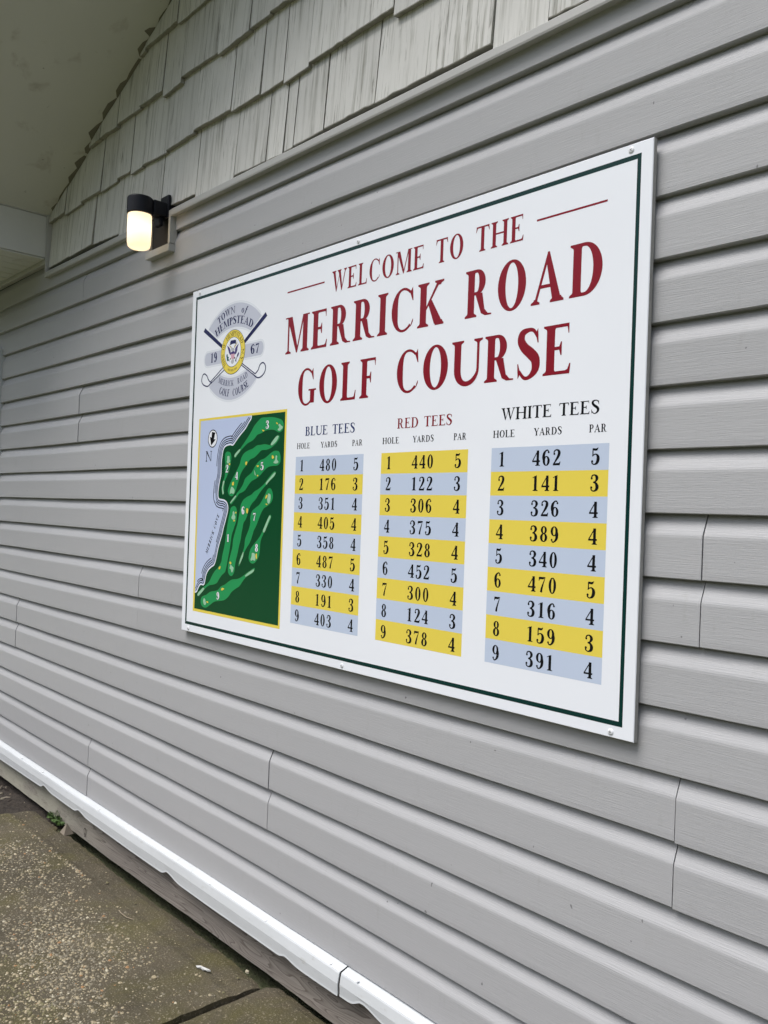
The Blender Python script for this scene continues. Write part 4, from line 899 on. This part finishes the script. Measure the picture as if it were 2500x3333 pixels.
for d, segs in ((6.5, [(.02, .985)]), (13.5, [(.03, .97)]), (20.5, [(.06, .40), (.42, .66), (.70, .93)]), (29, [(.08, .30), (.355, .56), (.74, .83)])):
    ol = offset(sh, d)
    for a, b in segs:
        pts = ol[int(a*n_):int(b*n_)+1:2]
        # drop self-folding samples
        keep = [pts[0]]
        for p in pts[1:]:
            if math.hypot(p[0]-keep[-1][0], p[1]-keep[-1][1]) > 2.2: keep.append(p)
        if len(keep) > 2:
            for q in ribbon_quads(keep, [3.3]*len(keep), 3): flat(mb, [clip(p) for p in q], conv, 2.6)
mb.build('shore_line', M['ink'], mp)
def blob(name, pts, fill, edge, ew, layer, parent):
    P = [tuple(q) for q in catmull(pts, 4, True)]
    mb = MB(); flat(mb, P, conv, layer, 0)
    for q in ribbon_quads(P, [ew]*len(P), 1, True): flat(mb, q, conv, layer+.35, 1)
    return mb.build(name, [fill, edge], parent)
for i, f in enumerate(FAIRWAYS): blob('fairway', f, M['mapfair'], M['mapline'], 1.5, 2.8, mp)
for f in TEES: blob('tee', f, M['mappale'], M['mapline'], .9, 3.5, mp)
for f in GREENS: blob('green', f, M['mappale'], M['mapline'], .9, 3.5, mp)
for f in BUNKERS: blob('bunker', f, M['yellow'], M['mapline'], .8, 4.2, mp)
for k, ch in enumerate('324567189'):
    cx, cz = NUMPOS[0][k]
    for nm, mt, ex, ly in (('hole_outline', M['mapline'], 1.3, 5.0), ('hole_number', M['board'], 0, 6.5)):  # dark printed outline under each white hole number
        mb = MB(); 
        for dx, dz in ([(0, 0)] if ex == 0 else [(-ex, 0), (ex, 0), (0, ex), (0, -ex)]):
            text_line(mb, ch, cx-9+dx, cx+9+dx, cz-12.5+dz, cz+12.5+dz, .19, ly+(dx+1.3*dz)*.1, conv)
        mb.build(nm, mt, mp)
mb = MB(); text_line(mb, 'N', 128, 170, 604, 640, .17, 2.8, conv); mb.build('north_letter', M['ink'], mp)
mb = MB()
for q in ring_quads(171.5, 682.5, 31, 31.5, 3.5, 3.5): flat(mb, q, conv, 2.8)
flat(mb, ARROW[0], conv, 3.4); mb.build('north_arrow', M['ink'], mp)
mb = MB(); flat(mb, disc(171.5, 682.5, 28.6, n=40)[0], conv, 2.6); mb.build('north_disc', M['board'], mp)
def conv_rot(a, b, layer):
    t = math.atan2(407.3-284.3, 220.2-156.4); c, s = math.cos(t), math.sin(t)
    return conv(163.0+a*c-b*s, 283.0+a*s+b*c, layer)
mb = MB(); text_line(mb, 'MERRICK', -3, 86, 0, 14, .22, 2.8, conv_rot, ls=.18, shear=.2); text_line(mb, 'COVE', 97, 151, 0, 14, .22, 2.8, conv_rot, ls=.18, shear=.2)
mb.build('cove_name', M['ink'], mp)

# ---- the club emblem
em = MB()
def arc3(p, q, r, n=24):
    (x1, y1), (x2, y2), (x3, y3) = p, q, r
    d = 2*(x1*(y2-y3)+x2*(y3-y1)+x3*(y1-y2))
    ux = ((x1*x1+y1*y1)*(y2-y3)+(x2*x2+y2*y2)*(y3-y1)+(x3*x3+y3*y3)*(y1-y2))/d
    uy = ((x1*x1+y1*y1)*(x3-x2)+(x2*x2+y2*y2)*(x1-x3)+(x3*x3+y3*y3)*(x2-x1))/d
    R_ = math.hypot(x1-ux, y1-uy); a = [math.atan2(t[1]-uy, t[0]-ux) for t in (p, q, r)]
    while a[1]-a[0] > math.pi: a[1] -= 2*math.pi
    while a[1]-a[0] < -math.pi: a[1] += 2*math.pi
    while a[2]-a[1] > math.pi: a[2] -= 2*math.pi
    while a[2]-a[1] < -math.pi: a[2] += 2*math.pi
    return [(ux+R_*math.cos(a[0]+(a[2]-a[0])*i/n), uy+R_*math.sin(a[0]+(a[2]-a[0])*i/n)) for i in range(n+1)]
up_o = arc3((119.6, 1066.3), (283, 1133), (446, 1067)); up_i = arc3((384.3, 1027.5), (282, 1053), (179.1, 1030.2))
lo_o = arc3((135.4, 864.3), (280, 808.5), (430.1, 869.3)); lo_i = arc3((369.3, 901), (283, 883), (198.6, 902.1))
CX, CZ = 281.2, 969.6
for off_, m_i, ly in ((7.0, 0, .6), (0, 1, 1.0)):
    for P in (up_o+up_i, lo_o+lo_i):
        c0 = np.mean(P, axis=0)
        Q = []
        if off_:
            L_ = len(P)
            for i in range(L_):
                t = np.array(P[(i+1) % L_])-np.array(P[i-1]); t /= np.hypot(*t)+1e-9; nn = np.array((-t[1], t[0])); Q.append((P[i][0]+nn[0]*off_*s_ if False else P[i][0]+nn[0]*off_*(1 if P[0][1] > 1000 else -1), P[i][1]+nn[1]*off_*(1 if P[0][1] > 1000 else -1)))
        else: Q = P
        flat(em, Q, conv, ly, m_i)
    e = off_
    for (x0, x1, z0, z1) in ((99.7-e, 210, 939-e, 984.5+e), (352, 463+e, 940.5-e, 985.5+e)):
        r_ = (z1-z0)/2; cz = (z0+z1)/2; L_ = x0 < 200
        P = []
        if L_:
            P = [(x1, z0), (x1, z1)]+[(x0+r_*.8+r_*.8*math.cos(math.radians(a)), cz+r_*math.sin(math.radians(a))) for a in range(90, 271, 15)]
        else:
            P = [(x0, z1), (x0, z0)]+[(x1-r_*.8+r_*.8*math.cos(math.radians(a)), cz+r_*math.sin(math.radians(a))) for a in range(-90, 91, 15)]
        flat(em, P, conv, ly+.1, m_i)
emb = em.build('club_emblem', [M['halo'], M['lilac']], sign)
emb['label'] = 'round club emblem with crossed golf clubs and a yellow town seal'
mb = MB()
text_arc(mb, 'TOWN', 283, 897, 203, 104, 30, 24, .20, 1.8, conv, ls=.06); text_arc(mb, 'of', 283, 897, 203, 73.5, 9.5, 24, .18, 1.8, conv)
text_arc(mb, 'HEMPSTEAD', 283, 850, 214, 90, 62, 25.5, .20, 1.8, conv, ls=.05)
text_arc(mb, 'MERRICK', 283, 1060, 205, 258.5, 28.5, 19, .16, 1.8, conv, ls=.12, inward=True); text_arc(mb, 'ROAD', 283, 1060, 205, 289, 18, 19, .16, 1.8, conv, ls=.12, inward=True)
text_arc(mb, 'GOLF', 283, 1030, 210, 256.5, 19.5, 24, .20, 1.8, conv, ls=.06, inward=True); text_arc(mb, 'COURSE', 283, 1030, 210, 285.5, 28, 24, .20, 1.8, conv, ls=.06, inward=True)
text_line(mb, '19', 137, 180, 948, 981, .19, 1.8, conv); text_line(mb, '67', 389, 440, 949, 980, .19, 1.8, conv)
mb.build('emblem_lettering', M['navy'], emb)
mb = MB()
for g in ([(94.6, 1075.6), (84.4, 1063.8), (236, 975), (238, 987)], [(468.5, 1075.0), (478.9, 1062.0), (330, 975), (328, 988)]): flat(mb, g, conv, 2.6)
for L_ in CLUBHEADS:
    for q in ribbon_quads(L_, [4.2]*len(L_), 6): flat(mb, q, conv, 3.0)
for L_ in CLUBSHAFTS:
    for q in ribbon_quads(L_, [3.4]*2, 1): flat(mb, q, conv, 3.4)
mb.build('golf_clubs', M['navy'], emb)
mb = MB()
for r0, r1, mi in ((75.2, 73.4, 1), (73.4, 51.0, 0), (51.0, 49.2, 1)):
    for q in ring_quads(CX, CZ, r0, r0, r0-r1, r0-r1, 0, 360, 64): flat(mb, q, conv, 3.8, mi)
flat(mb, disc(CX, CZ, 49.2, n=48)[0], conv, 3.8, 2)
text_arc(mb, 'TOWN', CX, CZ, 55, 203, 42, 14.5, .14, 4.4, conv, ls=.12, mi=1); text_arc(mb, 'OF', CX, CZ, 55, 157, 22, 14.5, .14, 4.4, conv, ls=.1, mi=1)
text_arc(mb, 'HEMPSTEAD', CX, CZ, 55, 77, 110, 14.5, .14, 4.4, conv, ls=.08, mi=1); text_arc(mb, '.N.Y.', CX, CZ, 55, -15, 48, 14.5, .14, 4.4, conv, ls=.14, mi=1)
text_arc(mb, 'FOUNDED', CX, CZ, 65, 261, 34, 6.5, .2, 4.4, conv, ls=.1, inward=True, mi=3); text_arc(mb, '1644', CX, CZ, 65, 289, 14, 6.5, .2, 4.4, conv, inward=True, mi=3)
seal = mb.build('town_seal', [M['yellow'], M['ink'], M['board'], M['brown']], emb)
mb = MB()
for k, (P, mi) in enumerate([(BANNER[0], 1), (TAIL[0], 2), (GOLDFEATHERS[0], 3), (GOLDFEATHERS[1], 3), (WINGS[0], 0), (WINGS[1], 0), (HEAD[0], 2), (SHIELDTOP[0], 0), (SHIELD[0], 4), (BRANCH[0], 5), (ARROWS[0], 0), (LEGS[0], 6), (LEGS[1], 6)]):
    flat(mb, P, conv, 4.8+k*.2, mi)
mb.build('seal_eagle', [M['purple'], M['navy'], M['feather'], M['gold'], M['pink'], M['teal'], M['brown']], emb)

# ---- six screws
def screw(x, z, big=1.0):
    cx, cz = SX+x/1000, SZ+z/1000
    mb = MB(); r = .0060*big
    mb.lathe((cx, -.0, cz), [(r*1.12, 0), (r*1.12, -.0008), (r, -.0010), (r*.96, -.0016), (r*.7, -.0024), (r*.3, -.0027), (0, -.0028)], 20, 'y')
    t = random.uniform(0, math.pi); c, s = math.cos(t), math.sin(t)
    for (u, v) in ((c, s), (-s, c)):
        a, w = r*.5, r*.1; yy = -.00290 if u == c else -.00297
        mb.add([(cx+u*a-v*w, yy, cz+v*a+u*w), (cx+u*a+v*w, yy, cz+v*a-u*w), (cx-u*a+v*w, yy, cz-v*a-u*w), (cx-u*a-v*w, yy, cz-v*a+u*w)], [(0, 1, 2, 3)], 1)
    mb.build('screw', [M['screw'], M['slot']], sign)
for x, z in ((49.5, 1206), (917, 1204.7), (1778.3, 1207.0), (1775.8, 11.5), (909.4, 12.0), (49.2, 11.5)): screw(x, z)

# ================================================================== WALL LAMP
lx, lz = -.231, 1.0
lamp = empty('wall_lamp', (lx, 0, zr(1.57)), 'lit jar shaped wall lamp with a black cap beside the dark light block', 'wall lamp')
ly = -.104
mb = MB(); mb.lathe((lx, ly, 0), [(.0, zr(1.5900)), (.0415, zr(1.5900)), (.0465, zr(1.5865)), (.0475, zr(1.583)), (.0475, zr(1.5290)), (.0450, zr(1.5265)), (.0, zr(1.5265))], 48)
mb.build('lamp_cap', M['black'], lamp, smooth=False)
mb = MB()
for k in range(1):
    mb.box(lx-.026, lx+.026, -.062, .004, zr(1.538), zr(1.592))
mb.build('lamp_arm', M['black'], lamp, bevel=.006)
mb = MB(); mb.box(lx-.030, lx+.034, -.008, .0045, zr(1.535), zr(1.622)); mb.build('back_plate', M['black'], lamp, bevel=.003)
mb = MB(); mb.box(lx-.030, lx+.010, -.030, -.013, zr(1.505), zr(1.546)); mb.build('junction_nipple', M['black'], lamp, bevel=.004)
mb = MB(); mb.lathe((lx, ly, 0), [(.0430, zr(1.5250)), (.0440, zr(1.518)), (.0438, zr(1.46)), (.0430, zr(1.420)), (.0405, zr(1.408)), (.034, zr(1.4015)), (.020, zr(1.3985)), (0, zr(1.398))], 48)
mb.build('lamp_glass', M['glow'], lamp, smooth=True)
mb = MB(); mb.lathe((lx, ly, 0), [(0, zr(1.452)), (.011, zr(1.456)), (.0165, zr(1.466)), (.0165, zr(1.474)), (.011, zr(1.486)), (.006, zr(1.4905)), (0, zr(1.491))], 20)
mb.build('bulb', M['bulb'], lamp, smooth=True)
for a in (math.radians(235),):
    mb = MB(); mb.lathe((lx+.0475*math.cos(a), ly+.0475*math.sin(a)-.001, zr(1.546)), [(.0022, 0), (.0018, -.002), (0, -.0026)], 8, 'y'); mb.build('set_screw', M['screw'], lamp)

# ================================================================== LITTLE THINGS ON THE GROUND
# fern-like weed in the gap
wd = MB(); r = random.Random(4)
for f in range(15):
    bx = r.uniform(-1.13, -1.03); by = r.uniform(.000, .016); a = r.uniform(math.pi*.75, math.pi*1.9); L = r.uniform(.035, .075)
    pts = [(bx+math.cos(a)*L*t, by+math.sin(a)*L*t*.8, -.015+L*(1.2*t-.75*t*t)) for t in (0, .25, .5, .75, 1)]
    wd.tube(pts, [.0012, .001, .0008, .0006, .0003], 4)
    for s in range(1, 15):
        t = s/15; px = bx+math.cos(a)*L*t; py = by+math.sin(a)*L*t*.8; pz = -.015+L*(1.2*t-.75*t*t); w = .016*(1-t)**.6+.002
        for sd_ in (-1, 1):
            ux, uy = -math.sin(a)*sd_, math.cos(a)*sd_; jx = r.uniform(-.002, .002)
            wd.add([(px, py, pz), (px+ux*w*.55+math.cos(a)*.002, py+uy*w*.55+.001, pz+.0035), (px+ux*w+math.cos(a)*.006+jx, py+uy*w, pz+.001), (px+ux*w*.5+math.cos(a)*.006, py+uy*w*.5, pz+.0005)], [(0, 1, 2, 3)])
o = wd.build('fern', M['fern'], None, label='small green fern growing in the gap between slab and timber', category='plant')
# chips and twigs
def chip(x, y, z, s, name, label, cat, mat, h=.004, n=7, seed=1):
    r = random.Random(seed); P = [(x+s*math.cos(2*math.pi*i/n)*r.uniform(.6, 1.1), y+s*.6*math.sin(2*math.pi*i/n)*r.uniform(.6, 1.1)) for i in range(n)]
    mb = MB(); mb.add([(a, b, z) for a, b in P]+[(a, b, z+h*r.uniform(.5, 1.2)) for a, b in P], [tuple(range(n)), tuple(range(n, 2*n))]+[(i, (i+1) % n, n+(i+1) % n, n+i) for i in range(n)])
    return mb.build(name, mat, None, label=label, category=cat)
mb = MB(); mb.add([(-.955, -.030, -.012), (-.900, -.034, -.012), (-.905, .012, -.012), (-.925, -.012, .034)], [(0, 1, 3), (1, 2, 3), (2, 0, 3), (0, 2, 1)])
mb.build('wood_wedge', M['chip'], None, label='grey wooden wedge standing in the gap beside the fern', category='wedge')
P = [(.405, -.133), (.416, -.124), (.430, -.123), (.448, -.112), (.462, -.114), (.455, -.121), (.446, -.122), (.440, -.129), (.427, -.128), (.417, -.135)]
mb = MB(); mb.add([(a, b, .0015) for a, b in P]+[(a, b, .0030+.002*(i % 3)) for i, (a, b) in enumerate(P)], [tuple(range(10)), tuple(range(10, 20))]+[(i, (i+1) % 10, 10+(i+1) % 10, 10+i) for i in range(10)])
mb.build('paper_scrap', M['paper'], None, label='torn white scrap lying on the slab near the joint', category='scrap')
chip(.531, -.025, -.003, .011, 'stone_chip', 'pale square stone chip at the slab corner by the timber', 'stone', M['peb3'], .006, 5, 3)
chip(.384, -.266, .0, .012, 'stone_chip', 'small tan stone chip lying behind the white scrap', 'stone', M['peb1'], .006, 6, 5)
tw = [([(-.085, -.160, .003), (-.05, -.168, .008), (-.015, -.164, .006), (.012, -.150, .004)], .0016, 'curved grey twig lying on the pebbles near the timber'),
      ([(-.072, -.245, .005), (-.055, -.218, .006)], .0011, 'short straight straw beside the curved twig'),
      ([(.227, -.581, .005), (.240, -.585, .006), (.252, -.58, .003)], .0013, 'pale bent straw at the bottom edge of the pebbled slab'),
      ([(-.181, -.461, .007), (-.158, -.446, .006)], .0012, 'pale straw lying among the largest pebbles')]
for pts, w, lab in tw:
    mb = MB(); mb.tube(pts, [w]*len(pts), 5); mb.build('twig', M['twig'], None, label=lab, category='twig')
# litter of bark, stems and grit on the soil and in the gap
def litter():
    V = MB(); r = random.Random(21)
    for i in range(2600):
        if i < 1700: x = r.uniform(-2.9, -1.30); y = r.uniform(-.9, .05)
        else: x = r.uniform(-1.35, 2.6); y = r.uniform(-.014, .03); 
        z = (-.070 if i < 1700 else -.225)+r.uniform(-.004, .012); a = r.uniform(0, math.pi); L = r.uniform(.004, .026); w = r.uniform(.0012, .005)
        c, s = math.cos(a), math.sin(a); up = r.uniform(-.3, .5)*L
        V.add([(x-c*L-s*w, y-s*L+c*w, z), (x-c*L+s*w, y-s*L-c*w, z), (x+c*L+s*w, y+s*L-c*w, z+up), (x+c*L-s*w, y+s*L+c*w, z+up), (x, y, z+w*1.2+up*.5)], [(0, 1, 4), (1, 2, 4), (2, 3, 4), (3, 0, 4), (0, 3, 2, 1)], 2 if i % 9 == 0 else 0 if i % 4 == 0 else 1)
    V.build('bark_litter', [M['chip'], M['knot'], M['twig']], None, keep=True, kind='stuff')
litter()
def stones():
    V = MB(); r = random.Random(33)
    for i in range(160):
        if i < 90: x = r.uniform(-2.0, -1.28); y = r.uniform(-.25, .02)
        else: x = r.uniform(-1.3, .6); y = r.uniform(-.008, .025)
        s = r.uniform(.004, .014); z = -.066 if i < 90 else -.22
        V.lathe((x, y, z), [(0, -s*.5), (s*.8, -s*.2), (s, s*.15), (s*.7, s*.55), (0, s*.7)], 7, 'z', i % 2)
    V.build('gravel', [M['peb2'], M['chip']], None, smooth=True, kind='stuff')
stones()
